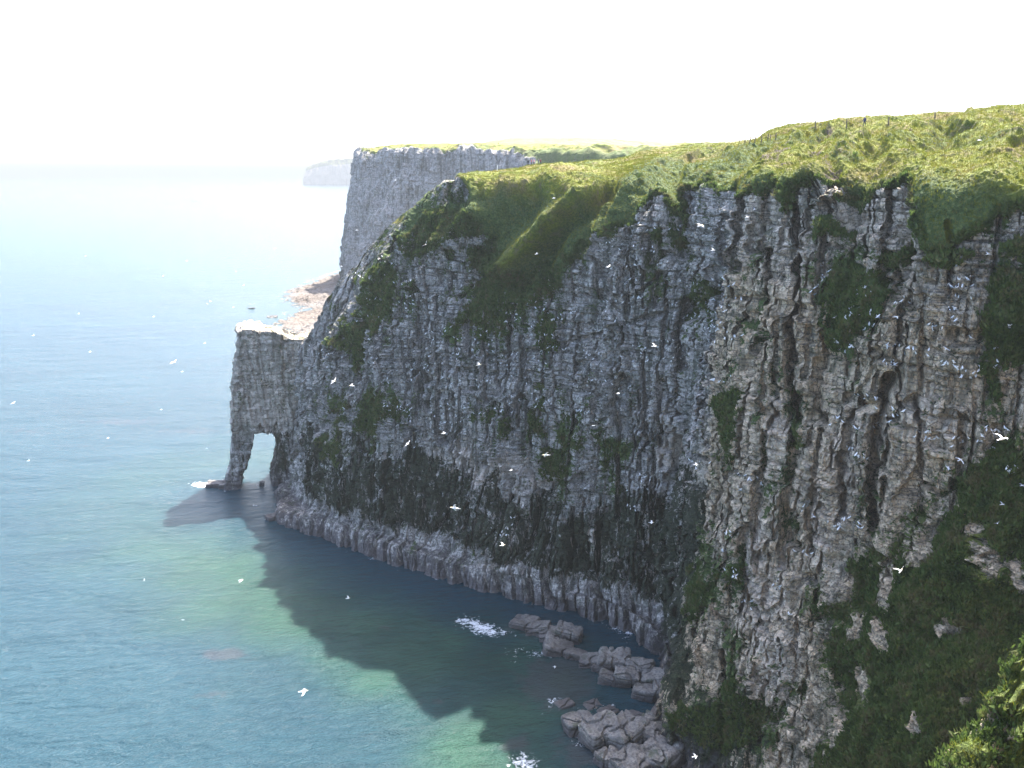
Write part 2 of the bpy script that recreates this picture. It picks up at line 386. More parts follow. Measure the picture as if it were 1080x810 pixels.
station((-3, 6, 4), [(-2.5, 5.5, 12), (-2, 5, 30), (-1.5, 4, 50), (-1, 3, 64), (-.5, 1.6, 76), (0, .9, 81.5), (1, -.4, 83.2)], [(10, -6, 83.6), (250, -50, 86), (1500, -200, 90)])
station((-16, -16, 4), [(-15, -16, 12), (-13, -16, 30), (-11, -16, 50), (-9, -16, 64), (-7, -15, 76), (-5, -15, 81.5), (-2, -15, 83.2)], [(10, -20, 83.6), (250, -100, 86), (1500, -400, 90)])
DS = [40, 40, 50, 60, 50, 90, 120, 170, 180, 150, 120, 110, 130, 190, 150, 150, 190, 150, 120, 60, 60, 60, 16]
DT = [8, 26, 70, 105, 120, 120, 95, 100, 70, 12, 8]
P, sq, tq = sheet(ST_, DS, DT)
N = gnormal(P)
# smooth the displacement direction, level on the rock wall
def box(A, r, ax):
    A = np.moveaxis(A, ax, 0); n = len(A); c = np.concatenate([np.zeros((1,) + A.shape[1:]), np.cumsum(A, 0)])
    lo = np.clip(np.arange(n) - r, 0, n); hi = np.clip(np.arange(n) + r + 1, 0, n)
    return np.moveaxis((c[hi] - c[lo]) / (hi - lo).reshape(-1, *([1] * (A.ndim - 1))), 0, ax)
for rr in (45, 30): N = box(box(N, rr, 0), rr, 1)
N[..., 2] *= np.interp(tq, [0, 5.4, 7, 11], [.3, .3, 1, 1])[None, :]
N /= np.linalg.norm(N, axis=-1, keepdims=True)
if N[400, 200, 1] > 0: N = -N
px, py, dep = project(P)
T = np.broadcast_to(tq[None, :], P.shape[:2]); SI = np.broadcast_to(np.arange(P.shape[0])[:, None], P.shape[:2])
X_, Y_, Z_ = P[..., 0], P[..., 1], P[..., 2]
sx = np.concatenate([np.full(n, k) + np.arange(n) / n for k, n in enumerate(DS)] + [[len(DS)]])
SS = np.broadcast_to(sx[:, None], P.shape[:2])                    # station coordinate
near_fade = sstep(21.5, 22.6, SS)
edge_n = fbm(X_ / 7, Y_ / 7, Z_ / 9 + 8, 4)
top = sstep(5.85, 6.35, T + .55 * edge_n + .28 * sstep(14.6, 16.0, SS) - 2.6 * (1 - sstep(7.8, 9.0, SS)))                            # turf above the rock
top = np.maximum(top, sstep(4.5, 5.1, T) * sstep(19.3, 19.7, SS) * (1 - sstep(20.0, 20.3, SS + .3 * edge_n)) * sstep(-.02, .08, fbm(X_ / 2.2, Y_ / 2.2, Z_ / 2.2, 4) + .02))
front = sstep(4.8, 5.8, SS) * (1 - sstep(10.6, 11.6, SS))
# --- vegetation patches
veg = np.zeros_like(X_)
pxw = px + 20 * pnoise(X_ / 5, Y_ / 5, Z_ / 6) + 9 * pnoise(X_ / 1.8, Y_ / 1.8, Z_ / 2); pyw = py + 26 * pnoise(X_ / 5 + 9, Y_ / 5, Z_ / 7) + 10 * pnoise(X_ / 1.8 + 9, Y_ / 1.8, Z_ / 2)
def patch(arr, lst):
    for e in lst:
        k = e[5] if len(e) > 5 else 1.0; a = e[4] if len(e) > 4 else 0
        arr[...] = np.maximum(arr, k * ell(pxw, pyw, e[0], e[1], e[2], e[3], a))
hd = (SS < 12.9)
vA = np.zeros_like(X_); vB = np.zeros_like(X_)
patch(vA, [(560, 255, 60, 55, -35, 1.15), (520, 300, 40, 50, 0, 1.1), (600, 230, 45, 40, 0, 1.1), (480, 215, 40, 24, 0, .9), (440, 250, 45, 22, 55, .85),
           (640, 225, 25, 40, -25, .9), (500, 225, 60, 30, 0, 1.0), (400, 330, 26, 20, 0, .85), (372, 360, 26, 26, 0, .8), (352, 460, 16, 50, 0, .75), (395, 440, 36, 26, 40, .9), (500, 345, 30, 20, 0, .8),
           (515, 440, 26, 20, 0, .7), (570, 440, 10, 60, 0, .75), (580, 350, 14, 60, 0, .7), (600, 470, 22, 60, 0, .6), (585, 500, 30, 30, 0, .7),
           (712, 230, 12, 60, 0, .8), (735, 300, 14, 60, 0, .65), (690, 300, 20, 70, 0, .5), (640, 480, 22, 40, 0, .6), (750, 480, 10, 60, 15, .6)])
patch(vB, [(900, 320, 42, 48, -10, 1.2), (880, 290, 20, 40, 0, .8), (945, 270, 20, 26, 0, .8), (1060, 330, 30, 70, 0, 1.2), (1000, 280, 30, 20, -30, .9), (1050, 400, 20, 50, 0, .8),
           (778, 440, 16, 50, -6, .95), (800, 320, 10, 70, 0, .55), (850, 250, 12, 60, 0, .6), (740, 610, 22, 60, 0, .8), (770, 620, 16, 80, 0, .6),
           (820, 540, 16, 60, 0, .5), (760, 760, 60, 46, 0, 1.0), (840, 460, 12, 90, 0, .6), (910, 540, 16, 40, 0, .55), (800, 700, 20, 60, 0, .5)])
# vegetated apron under the right-hand wall
apron = sstep(0, 1, (px - (1010 - (py - 500) * 1.35)) / 30) * sstep(500, 560, py + .6 * (px - 1010) * 0)
PX0, PY0 = px, py; px, py = pxw, pyw
apr = np.maximum(ell(px, py, 1060, 530, 60, 60, 30), 0)
apr = np.maximum(apr, ell(px, py, 1010, 600, 90, 60, 30)); apr = np.maximum(apr, ell(px, py, 930, 610, 70, 34, 20))
apr = np.maximum(apr, ell(px, py, 980, 720, 90, 120, 35)); apr = np.maximum(apr, ell(px, py, 1060, 640, 70, 100, 0)); apr = np.maximum(apr, ell(px, py, 920, 800, 60, 50, 0))
px, py = PX0, PY0
vB = np.maximum(vB, 1.35 * apr)
holes = np.maximum.reduce([ell(px, py, 975, 585, 12, 26, -15), ell(px, py, 945, 620, 10, 26), ell(px, py, 1045, 590, 14, 30, 25), ell(px, py, 935, 670, 7, 20, 0), ell(px, py, 1075, 610, 12, 20, 20), ell(px, py, 890, 620, 16, 16), ell(px, py, 908, 720, 8, 18), ell(px, py, 1000, 665, 12, 9, 30), ell(px, py, 960, 760, 8, 16, -20), ell(px, py, 1030, 560, 14, 8, 20), ell(px, py, 1012, 735, 7, 12), ell(px, py, 905, 660, 8, 14), ell(px, py, 880, 770, 9, 16)])
vB = vB * (1 - .95 * np.clip(holes * 1.3, 0, 1))
veg = np.where(hd, vA, vB) * sstep(4.6, 5.2, SS)
veg = np.maximum(veg * .95, .13)
veg = np.maximum(veg, 1.9 * top)
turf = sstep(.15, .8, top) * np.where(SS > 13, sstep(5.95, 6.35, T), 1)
# headland's flank: shade painted as dark growth, sunlit grass tone only near the crest
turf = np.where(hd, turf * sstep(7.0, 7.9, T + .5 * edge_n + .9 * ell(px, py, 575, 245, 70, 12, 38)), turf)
turf = np.maximum(turf, .95 * ell(px, py, 555, 262, 46, 7, 42) * hd); turf = np.maximum(turf, .55 * apr * (~hd))  # bright grass tone paints a sunlit streak down the spur
veg = np.maximum(veg, .9 * ell(px, py, 455, 230, 45, 50) + .6 * ell(px, py, 400, 300, 30, 60, 30) * (SS > 5))
earth = np.zeros_like(X_)
patch(earth, [(855, 134, 22, 5, 0, .9), (870, 176, 16, 12, 30, .9), (825, 165, 22, 5, 48, .7), (905, 160, 40, 7, 35, .5), (900, 205, 16, 12, 0, .6), (690, 200, 20, 8, 0, .45)])
# --- algae band
zn = Z_ + 5 * edge_n
bandtop = np.interp(np.linspace(0, 1, 2), [0, 1], [0, 1])[0] * 0 + np.interp(px, [300, 400, 520, 600, 690, 720], [16, 21, 17, 16, 22, 30])
alg = .86 * sstep(4.5, 8.5, Z_ + 1.5 * edge_n) * (1 - sstep(.0, 7, zn - bandtop)) * sstep(4.6, 5.3, SS)
alg = np.where(SS > 13.3, np.maximum.reduce([1.1 * ell(px, py, 712, 690, 32, 80, 8), 1.15 * ell(px, py, 745, 780, 50, 45), .6 * ell(px, py, 700, 780, 20, 40)]), alg)
alg = np.where((SS > 12.3) & (SS <= 13.3), np.maximum(alg, ell(px, py, 705, 660, 30, 90, 8)), alg)
warm = sstep(12.9, 13.5, SS) * (1 - .75 * sstep(.0, 1., (Z_ - 62) / 14)) * (1 - .4 * sstep(15.5, 17, SS)) + .25 * sstep(13, 13.5, SS)
warm = np.clip(warm, 0, 1)
pale = np.zeros_like(X_)
patch(pale, [(500, 500, 46, 16, -8, 1.0), (560, 505, 26, 10, -25, .8), (470, 490, 30, 12, 0, .8), (620, 575, 34, 12, -15, .8), (700, 590, 10, 34, 18, .8), (530, 560, 18, 30, -25, .7),
             (725, 520, 10, 40, 10, .9), (750, 600, 14, 40, 0, .6), (712, 480, 7, 60, 12, .8), (800, 600, 24, 70, 0, .7), (900, 470, 30, 40, 0, .4), (810, 700, 20, 60, 0, .7),
             (980, 440, 30, 30, 0, .5), (730, 610, 12, 30, 0, .7), (820, 470, 20, 60, 0, .5), (870, 560, 20, 50, 0, .6), (600, 470, 12, 10, 0, .4)])
pale *= (py > 380)
# --- displacement
rock_w = 1 - sstep(.15, .9, top)
soft = sstep(.45, .9, veg)
amp_d = np.clip(sstep(45, 95, Y_ + 20), .35, 1)
RD, SLOT = rock_disp(P, (1 - .55 * soft) * np.where(hd, .88, .74), np.where(hd, .9, .6)); SLOT = SLOT * rock_w
D = RD * rock_w + turf_disp(P) * np.maximum(.9 * soft, sstep(.15, .9, top)) * .8
# platform joints at the foot
a_ = .83 * X_ - .56 * Y_
jw = 2.3; q = a_ / jw + .5 * pnoise(X_ / 5, Y_ / 5, 0) + Z_ * .12; fq = np.abs(q - np.floor(q) - .5)
plat = (1 - sstep(5.5, 8.0, Z_ + edge_n)) * sstep(4.6, 5.0, SS) * (1 - sstep(13, 14, SS))
SLOT = SLOT * (1 - .9 * plat)
D = D * (1 - .75 * plat) + plat * (-1.7 * np.exp(-((.5 - fq) / .06) ** 4) + 1.0 * (h01(np.floor(q)) - .5)) 
# deep slanted clefts above the platform
q2 = (a_ + .55 * Z_) / 7.5 + .6 * pnoise(X_ / 9, Y_ / 9, 3); f2 = .5 - np.abs(q2 - np.floor(q2) - .5)
D -= 2.2 * np.exp(-(f2 / .09) ** 2) * (1 - sstep(14, 20, Z_)) * sstep(4.8, 5.2, SS) * (1 - sstep(12.5, 13.3, SS))
# spurs and gullies running down the turf
g1 = ridged((X_ * .85 - Y_ * .5) / 10 + .22 * edge_n, 3.1 + (X_ + Y_) / 70, Z_ * 0, 2)
D += (g1 - .7) * 2.1 * sstep(4.6, 6.0, T) * (1 - sstep(7.6, 8.0, T)) * sstep(4.8, 6, SS) * (1 - near_fade)
# named fissures in the near wall (sight-line strokes turned into surface distance)
def stroke(pts, wpx, depth, mask=None):
    global D, SLOT
    best = np.full(X_.shape, 1e9)
    for (x0, y0), (x1, y1) in zip(pts[:-1], pts[1:]):
        dx, dy = x1 - x0, y1 - y0; t = np.clip(((px - x0) * dx + (py - y0) * dy) / (dx * dx + dy * dy), 0, 1)
        best = np.minimum(best, np.hypot(px - x0 - t * dx, py - y0 - t * dy))
    best = np.maximum(best - .6, 0) + .8 * np.abs(pnoise(px / 9, py / 9, 0)); wpx = wpx * 1.25; depth = depth * 1.5 if depth > 0 else depth
    E = depth * np.exp(-np.clip(best / wpx, 0, 10) ** (2 if wpx > 7.5 or depth < 0 else 4)) * ((SS > 4.8) & (SS < 19) if mask is None else mask)
    if wpx > 7.5 or depth < 0: D = D - E
    else: SLOT = np.maximum(SLOT, E)
stroke([(828, 215), (830, 250), (836, 290), (838, 330), (836, 420), (840, 470)], 2.6, 3.6)
stroke([(803, 265), (806, 320)], 2.4, 2.4); stroke([(794, 240), (793, 265)], 2, 1.6)
stroke([(938, 400), (930, 440), (926, 490), (925, 560)], 5.0, 4.0)
stroke([(950, 330), (946, 380), (952, 440)], 1.8, 1.6); stroke([(888, 480), (890, 545)], 2.5, 2.4)
stroke([(858, 380), (854, 470)], 1.6, 1.3); stroke([(722, 318), (724, 390)], 2.6, 3.0)
stroke([(658, 400), (650, 430), (652, 455)], 5, 2.6); stroke([(700, 404), (702, 414)], 4, 2.0)
stroke([(645, 300), (664, 350)], 2.0, 1.2); stroke([(687, 250), (690, 280)], 2.5, 2.0)
stroke([(790, 560), (786, 600), (792, 640)], 2.2, 1.8); stroke([(776, 500), (770, 640)], 2, 1.4); stroke([(760, 690), (757, 800)], 3.4, 3.0)
stroke([(1005, 240), (1010, 262), (1004, 300)], 2.2, 2.0)
stroke([(958, 230), (962, 262), (944, 300)], 8, 1.6); stroke([(892, 200), (884, 250)], 7, 1.6); stroke([(878, 180), (850, 205), (846, 240)], 7, 1.6)
stroke([(628, 205), (600, 222), (560, 254), (526, 286)], 8, -3.2); stroke([(640, 205), (590, 245), (548, 300)], 8, 3.0)
stroke([(505, 228), (470, 260), (445, 300)], 9, -2.6); stroke([(560, 205), (520, 250), (500, 300)], 14, 2.6)
stroke([(712, 195), (712, 250), (730, 330)], 7, 2.6)
# bedding line that carries the birds across the wall
stroke([(520, 376), (600, 362), (680, 335), (750, 318), (800, 314)], 1.6, .9)
stroke([(650, 456), (690, 470), (760, 486)], 1.6, 1.1); stroke([(652, 495), (760, 520)], 1.6, 1.0)
lim = sstep(0, .6, T) * (1 - .8 * sstep(8.3, 9.5, T))
D = (D - .6 * (SS < 8)) * np.where(SS < 8, 1 - .55 * sstep(6.0, 8.0, T), 1)
D *= (1 - near_fade * .93) * lim
D *= 1 - .82 * sstep(18.6, 19.4, SS)
D += (.55 * ridged(X_ / 1.7, Y_ / 1.7, Z_ / 2.6, 3) - .45 + .5 * fbm(X_ / .6, Y_ / .6, Z_ / .8, 3)) * sstep(18.8, 19.4, SS) * (1 - sstep(20.4, 21, SS)) * sstep(2, 3, T)
SLOT = SLOT * (1 - near_fade * .93) * lim * (1 - .85 * sstep(18.6, 19.4, SS))
P2 = P + N * D[..., None] + JD * SLOT[..., None]
P2[..., 2] += .12 * ridged(X_ / 1.1, Y_ / 1.1, Z_, 2) * sstep(.4, 1, top) * (1 - near_fade)
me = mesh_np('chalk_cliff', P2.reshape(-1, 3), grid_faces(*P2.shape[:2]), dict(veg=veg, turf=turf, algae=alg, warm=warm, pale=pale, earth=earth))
cliff = link('chalk_cliff', me, M_CLIFF); tag(cliff, kind='structure')
PX, PY, PD = project(P2)
NZ = gnormal(P2)
if NZ[400, 200, 1] > 0: NZ = -NZ

# ------------------------------------------------------------------ natural arch at the tip
def arch():
    ax = math.radians(-15.5)                                        # hole looks along the sight line from the cliff
    az = np.array([math.sin(ax), math.cos(ax)]); tx = np.array([math.cos(ax), -math.sin(ax)])
    c = np.array(G(268, 515)[:2]); D0 = 226 / math.cos(ax) * .99
    outl = [(250, 352), (256, 346.5), (270, 347), (284, 350), (300, 353), (312, 358), (330, 357), (345, 362), (346, 420), (344, 480), (338, 530), (322, 533), (284, 533), (288, 500), (292, 480), (291, 459), (280, 458), (269, 459),
            (266, 476), (261, 496), (256, 512), (254, 528), (233, 528), (237, 510), (241, 492), (243, 470), (243, 450), (243, 428), (245, 410), (247, 390), (250, 370)]
    bm = bmesh.new()
    def ring(dd, ins):
        vs = []
        for (x, y) in outl:
            # intersect sight line with the slab's front plane
            u, v = x - 540, 405 - y; f = F * CT + v * ST; up = -F * ST + v * CT
            d = np.array([u, f]); t = 236.0 * math.cos(ax * 0 + 0) / (d @ az) * (1.0)
            t = (c @ az) / (d @ az)
            p = d * t + az * dd; z = H + up * t
            vs.append(bm.verts.new((p[0], p[1], z)))
        return vs
    r0, r1 = ring(0, 0), ring(13, 0)
    bm.faces.new(r0[::-1]); bm.faces.new(r1)
    n = len(outl)
    for i in range(n): bm.faces.new((r0[i], r0[(i + 1) % n], r1[(i + 1) % n], r1[i]))
    bmesh.ops.triangulate(bm, faces=bm.faces[:])
    bmesh.ops.recalc_face_normals(bm, faces=bm.faces[:])
    me = bpy.data.meshes.new('tmp'); bm.to_mesh(me); bm.free()
    o = bpy.data.objects.new('tmp', me); C.objects.link(o)
    md = o.modifiers.new('r', 'REMESH'); md.mode = 'VOXEL'; md.voxel_size = .26; md.use_smooth_shade = True
    ms = o.modifiers.new('s', 'SMOOTH'); ms.iterations = 3; ms.factor = .5
    ev = o.evaluated_get(bpy.context.evaluated_depsgraph_get()); m2 = bpy.data.meshes.new_from_object(ev)
    bpy.data.objects.remove(o); bpy.data.meshes.remove(me)
    nv = len(m2.vertices); co = np.empty(nv * 3, np.float32); m2.vertices.foreach_get('co', co); co = co.reshape(-1, 3).astype(float)
    no = np.empty(nv * 3, np.float32); m2.vertex_normals.foreach_get('vector', no); no = no.reshape(-1, 3)
    d, sl = rock_disp(co, .5, .22); d = d * np.where(co[:, 2] < 12, .8, 1) - .6 * np.clip(sl, 0, 1.2)
    co2 = co + no * (d - .2)[:, None]
    m2.vertices.foreach_set('co', co2.astype(np.float32).ravel())
    x, y, z = co.T; ax_, ay_, _ = project(co)
    at = dict(veg=np.full(nv, .14) + .25 * ell(ax_, ay_, 320, 400, 20, 30) + .2 * ell(ax_, ay_, 250, 430, 10, 20), turf=np.zeros(nv), warm=.35 * sstep(10, 20, z), pale=.5 * ell(ax_, ay_, 280, 440, 30, 16) + .25 * (z > 20),
              algae=.9 * ell(ax_, ay_, 300, 480, 18, 30) + .55 * ell(ax_, ay_, 252, 500, 8, 12), earth=np.zeros(nv))
    for k, a in at.items():
        q = m2.attributes.new(k, 'FLOAT', 'POINT'); q.data.foreach_set('value', a.astype(np.float32))
    m2.name = 'sea_arch'; m2.polygons.foreach_set('use_smooth', np.ones(len(m2.polygons), bool))
    o = link('sea_arch', m2, M_CLIFF)
    return tag(o, kind='structure'), co2
arch_o, ARCH = arch()

# ------------------------------------------------------------------ far cliff round the next bay
FS = []
def fst(b, top, h0, inl):
    """b foot xy, top xy, rim height, inland xyz"""
    r = [(b[0] + (b[0] - top[0]) * .3, b[1] + (b[1] - top[1]) * .3, -4), (b[0], b[1], 3)]
    for k, t in ((.12, .25), (.3, .45), (.55, .65), (.8, .85), (1, 1)):
        r.append((b[0] + (top[0] - b[0]) * t, b[1] + (top[1] - b[1]) * t, 3 + (h0 - 3) * k))
    d = np.array([inl[0] - top[0], inl[1] - top[1]]); d = d / np.linalg.norm(d)
    r.append((top[0] + d[0] * 18, top[1] + d[1] * 18, h0 + 4)); r.append((top[0] + d[0] * 60, top[1] + d[1] * 60, h0 + 6)); r.append(inl); r.append((inl[0] * 1.0 + 2500, inl[1] + 3000, 112))
    FS.append(r)
t0 = W(378, 162, 705); t1 = W(455, 163, 690); t2 = W(540, 165, 640)
fst((-40, 1200), (-20, 1210), 92, (300, 1300, 104))
fst((-100, 900), (-84, 905), 97, (250, 1080, 104))
fst((-131, 760), (-118, 762), 99, (200, 960, 104))
fst(G(362, 303)[:2], t0[:2], t0[2] , (150, 880, 104))
fst(G(385, 312)[:2], (t0[0] + 14, 690), 100, (160, 850, 104))
fst((-62, 625), (-48, 650), 100, (180, 820, 104))
fst((-20, 600), (-6, 628), 98, (220, 800, 104))
fst((20, 560), (34, 600), 96, (260, 780, 104))
fst((60, 520), (80, 560), 95, (320, 760, 105))
fst((75, 470), (110, 520), 92, (400, 700, 104))
fst((80, 430), (120, 470), 90, (500, 600, 102))
Pf, _, tf = sheet(FS, [60, 50, 70, 90, 120, 90, 80, 70, 50, 30], [6, 40, 45, 45, 45, 40, 26, 26, 20, 14])
Nf = gnormal(Pf)
if Nf[250, 60, 1] > 0: Nf = -Nf
xf, yf, zf = Pf[..., 0], Pf[..., 1], Pf[..., 2]; Tf = np.broadcast_to(tf[None, :], xf.shape)
en = fbm(xf / 20, yf / 20, zf / 20, 4)
SF = np.broadcast_to(np.linspace(0, 10, xf.shape[0])[:, None], xf.shape)
pxf, pyf, _ = project(Pf)
green_from = 6.15 - 1.6 * sstep(590, 640, pxf) - 1.2 * ell(pxf, pyf, 620, 165, 60, 20)
topf = sstep(-.1, .25, Tf - green_from + .35 * en)
Df = (6.5 * fbm(xf / 26, yf / 26, zf / 160, 3) + 3.0 * ridged(xf / 11, yf / 11, zf / 110, 2) + (blocks(Pf, BED[::2], 3.5, 5)[0] - .5) * 1.4 + .5 * fbm(xf / 3, yf / 3, zf / 3, 2)) * (1 - .6 * topf)
Df += 3 * (ridged(xf / 34, .5, yf / 34, 2) - .6) * sstep(580, 620, pxf) * (1 - sstep(6.6, 7.5, Tf))
Df *= 1 - sstep(7, 8, Tf)
Df += 1.0 * fbm(xf / 60, yf / 60, 1, 3) * sstep(7, 8, Tf)
Pf2 = Pf + Nf * Df[..., None]
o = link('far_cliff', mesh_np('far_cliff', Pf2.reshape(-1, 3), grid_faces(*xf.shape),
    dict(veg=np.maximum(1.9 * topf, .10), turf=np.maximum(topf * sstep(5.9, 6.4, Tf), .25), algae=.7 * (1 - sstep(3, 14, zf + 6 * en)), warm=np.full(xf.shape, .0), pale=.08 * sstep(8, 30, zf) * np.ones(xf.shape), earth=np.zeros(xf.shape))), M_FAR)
tag(o, kind='structure')
PXF, PYF, _ = project(Pf2)

# hazy grassy rise beyond the far plateau, and the distant headland
def ridge_mesh(name, pts, depth, mat, zb=-3, n=260, steep=.12, seed=0, veg=1.2, turf=1.0, pale=0.0, hgt_noise=1.0, m=40):
    """pts: crest points (x, y, z). A ridge with a seaward face and a back."""
    A = np.array(pts, float); s = np.concatenate([[0], np.cumsum(np.linalg.norm(np.diff(A, axis=0), axis=1))])
    R = pchip(s, A, np.linspace(0, s[-1], n))
    tan = np.gradient(R[:, :2], axis=0); tan /= np.linalg.norm(tan, axis=1)[:, None]
    nrm = np.stack([tan[:, 1], -tan[:, 0]], 1)                      # towards the viewer for a crest running left to right
    t = np.linspace(-1, 1, m)
    prof = np.where(t < 0, 1 - sstep(0, 1, -t) , 1 - .0 * t)
    out = np.zeros((n, m, 3))
    for j, tt in enumerate(t):
        off = (-tt if tt < 0 else 0) * depth * steep - (tt if tt > 0 else 0) * depth
        h = (1 - abs(tt) ** 1.3) if tt < 0 else (1 - .25 * tt)
        out[:, j, :2] = R[:, :2] + nrm * off; out[:, j, 2] = zb + (R[:, 2] - zb) * h
    x, y, z = out[..., 0], out[..., 1], out[..., 2]
    sc = depth * .06
    out[..., 1] -= sc * .5 * fbm(x / sc, seed + z / (sc * 3), y / sc, 4)
    out[..., 2] += hgt_noise * fbm(x / (sc * 2), y / (sc * 2), seed, 3)
    me = mesh_np(name, out.reshape(-1, 3), grid_faces(n, m), dict(veg=np.full((n, m), veg) * (z > zb + .8 * (R[:, 2:3] - zb)) if pale else np.full((n, m), veg), turf=np.full((n, m), turf), algae=np.zeros((n, m)), warm=np.full((n, m), .3), pale=np.full((n, m), pale), earth=np.zeros((n, m))))
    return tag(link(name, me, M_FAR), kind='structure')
ridge_mesh('far_hill', [W(505, 152, 1900), W(522, 147.5, 1900), W(545, 144.8, 1900), W(600, 144.6, 1900), W(640, 146, 1950), W(720, 150, 2000), W(800, 150, 2100)], 500, M_FAR, zb=70, steep=.8, hgt_noise=.8)
ridge_mesh('distant_headland', [(W(321, 182, 6700)[0], 6700, 5), W(323, 178, 6700), W(330, 173.5, 6690), W(342, 169.5, 6680), W(352, 168, 6680), W(372, 167, 6680), W(420, 165, 6680), W(520, 163, 6680)], 420, M_FAR, zb=-5, steep=.25, veg=1.2, pale=.8, hgt_noise=4, n=400)

# ------------------------------------------------------------------ beach of the next bay
def beach():
    # outline of waterline seen over the arch's neck; sheet between waterline and cliff foot
    wl = [G(345, 372), G(322, 362), G(298, 353), G(282, 344), G(300, 333), G(322, 328), G(306, 322), G(300, 318), G(303, 306), G(326, 299), G(344, 291), G(362, 288), (-140, 790, 0)]
    wl = [(10, 440, 0), (-60, 450, 0), (-95, 458, 0)] + wl
    foot = [(20, 470), (-8, 500), (-22, 520), (-30, 535), (-36, 545), (-40, 560), (-50, 575), (-62, 600), (-76, 618), (-88, 630), (-96, 645), (-106, 658), (-112, 672), (-118, 690), (-120, 715), (-125, 760)]
    rows = []
    for a, b in zip(wl, foot):
        a = np.array([a[0], a[1], -.8]); b = np.array([b[0] + 6, b[1] + 6, 5.0])
        rows.append([tuple(a + (a - b) * .12 + np.array([0, 0, -1.2]))] + [tuple(a + (b - a) * t + np.array([0, 0, .9 * math.sin(t * math.pi) if t < 1 else 0])) for t in (0, .35, .7, 1)] )
    A = np.array(rows, float)
    sp = np.arange(len(rows), dtype=float)
    R = pchip(sp, A, np.linspace(0, len(rows) - 1, 620)); Q = np.swapaxes(pchip(np.arange(5.), np.swapaxes(R, 0, 1), np.linspace(0, 4, 240)), 0, 1)
    x, y, z = Q[..., 0], Q[..., 1], Q[..., 2]
    val = blocks(Q, np.array([-500., 500.]), 2.4, 9, .8)[0]
    Q[..., 2] += 1.1 * fbm(x / 6, y / 6, 2, 4) + .9 * (val - .5) * sstep(-.2, .5, fbm(x / 25, y / 25, 5, 2)) + .25 * ridged(x / 1.6, y / 1.6, 0, 2)
    B = NB('beach_shingle')
    n = B.noise((.5, .5, .5), 6, .75)
    c = B.ramp(n, (.36, (.035, .028, .022)), (.5, (.075, .056, .043)), (.66, (.17, .13, .10)))
    c = B.mix(B.ramp(B.noise((.03, .03, .03), 3), (.45, 0.0), (.6, .6)), c, (.12, .11, .10))
    B.l(c, B.b.inputs['Base Color']); B.b.inputs['Roughness'].default_value = .85
    B.l(B.bump(n, .5), B.b.inputs['Normal'])
    return tag(link('beach', mesh_np('beach', Q.reshape(-1, 3), grid_faces(*x.shape)), B.m), kind='structure'), Q
beach_o, BQ = beach()

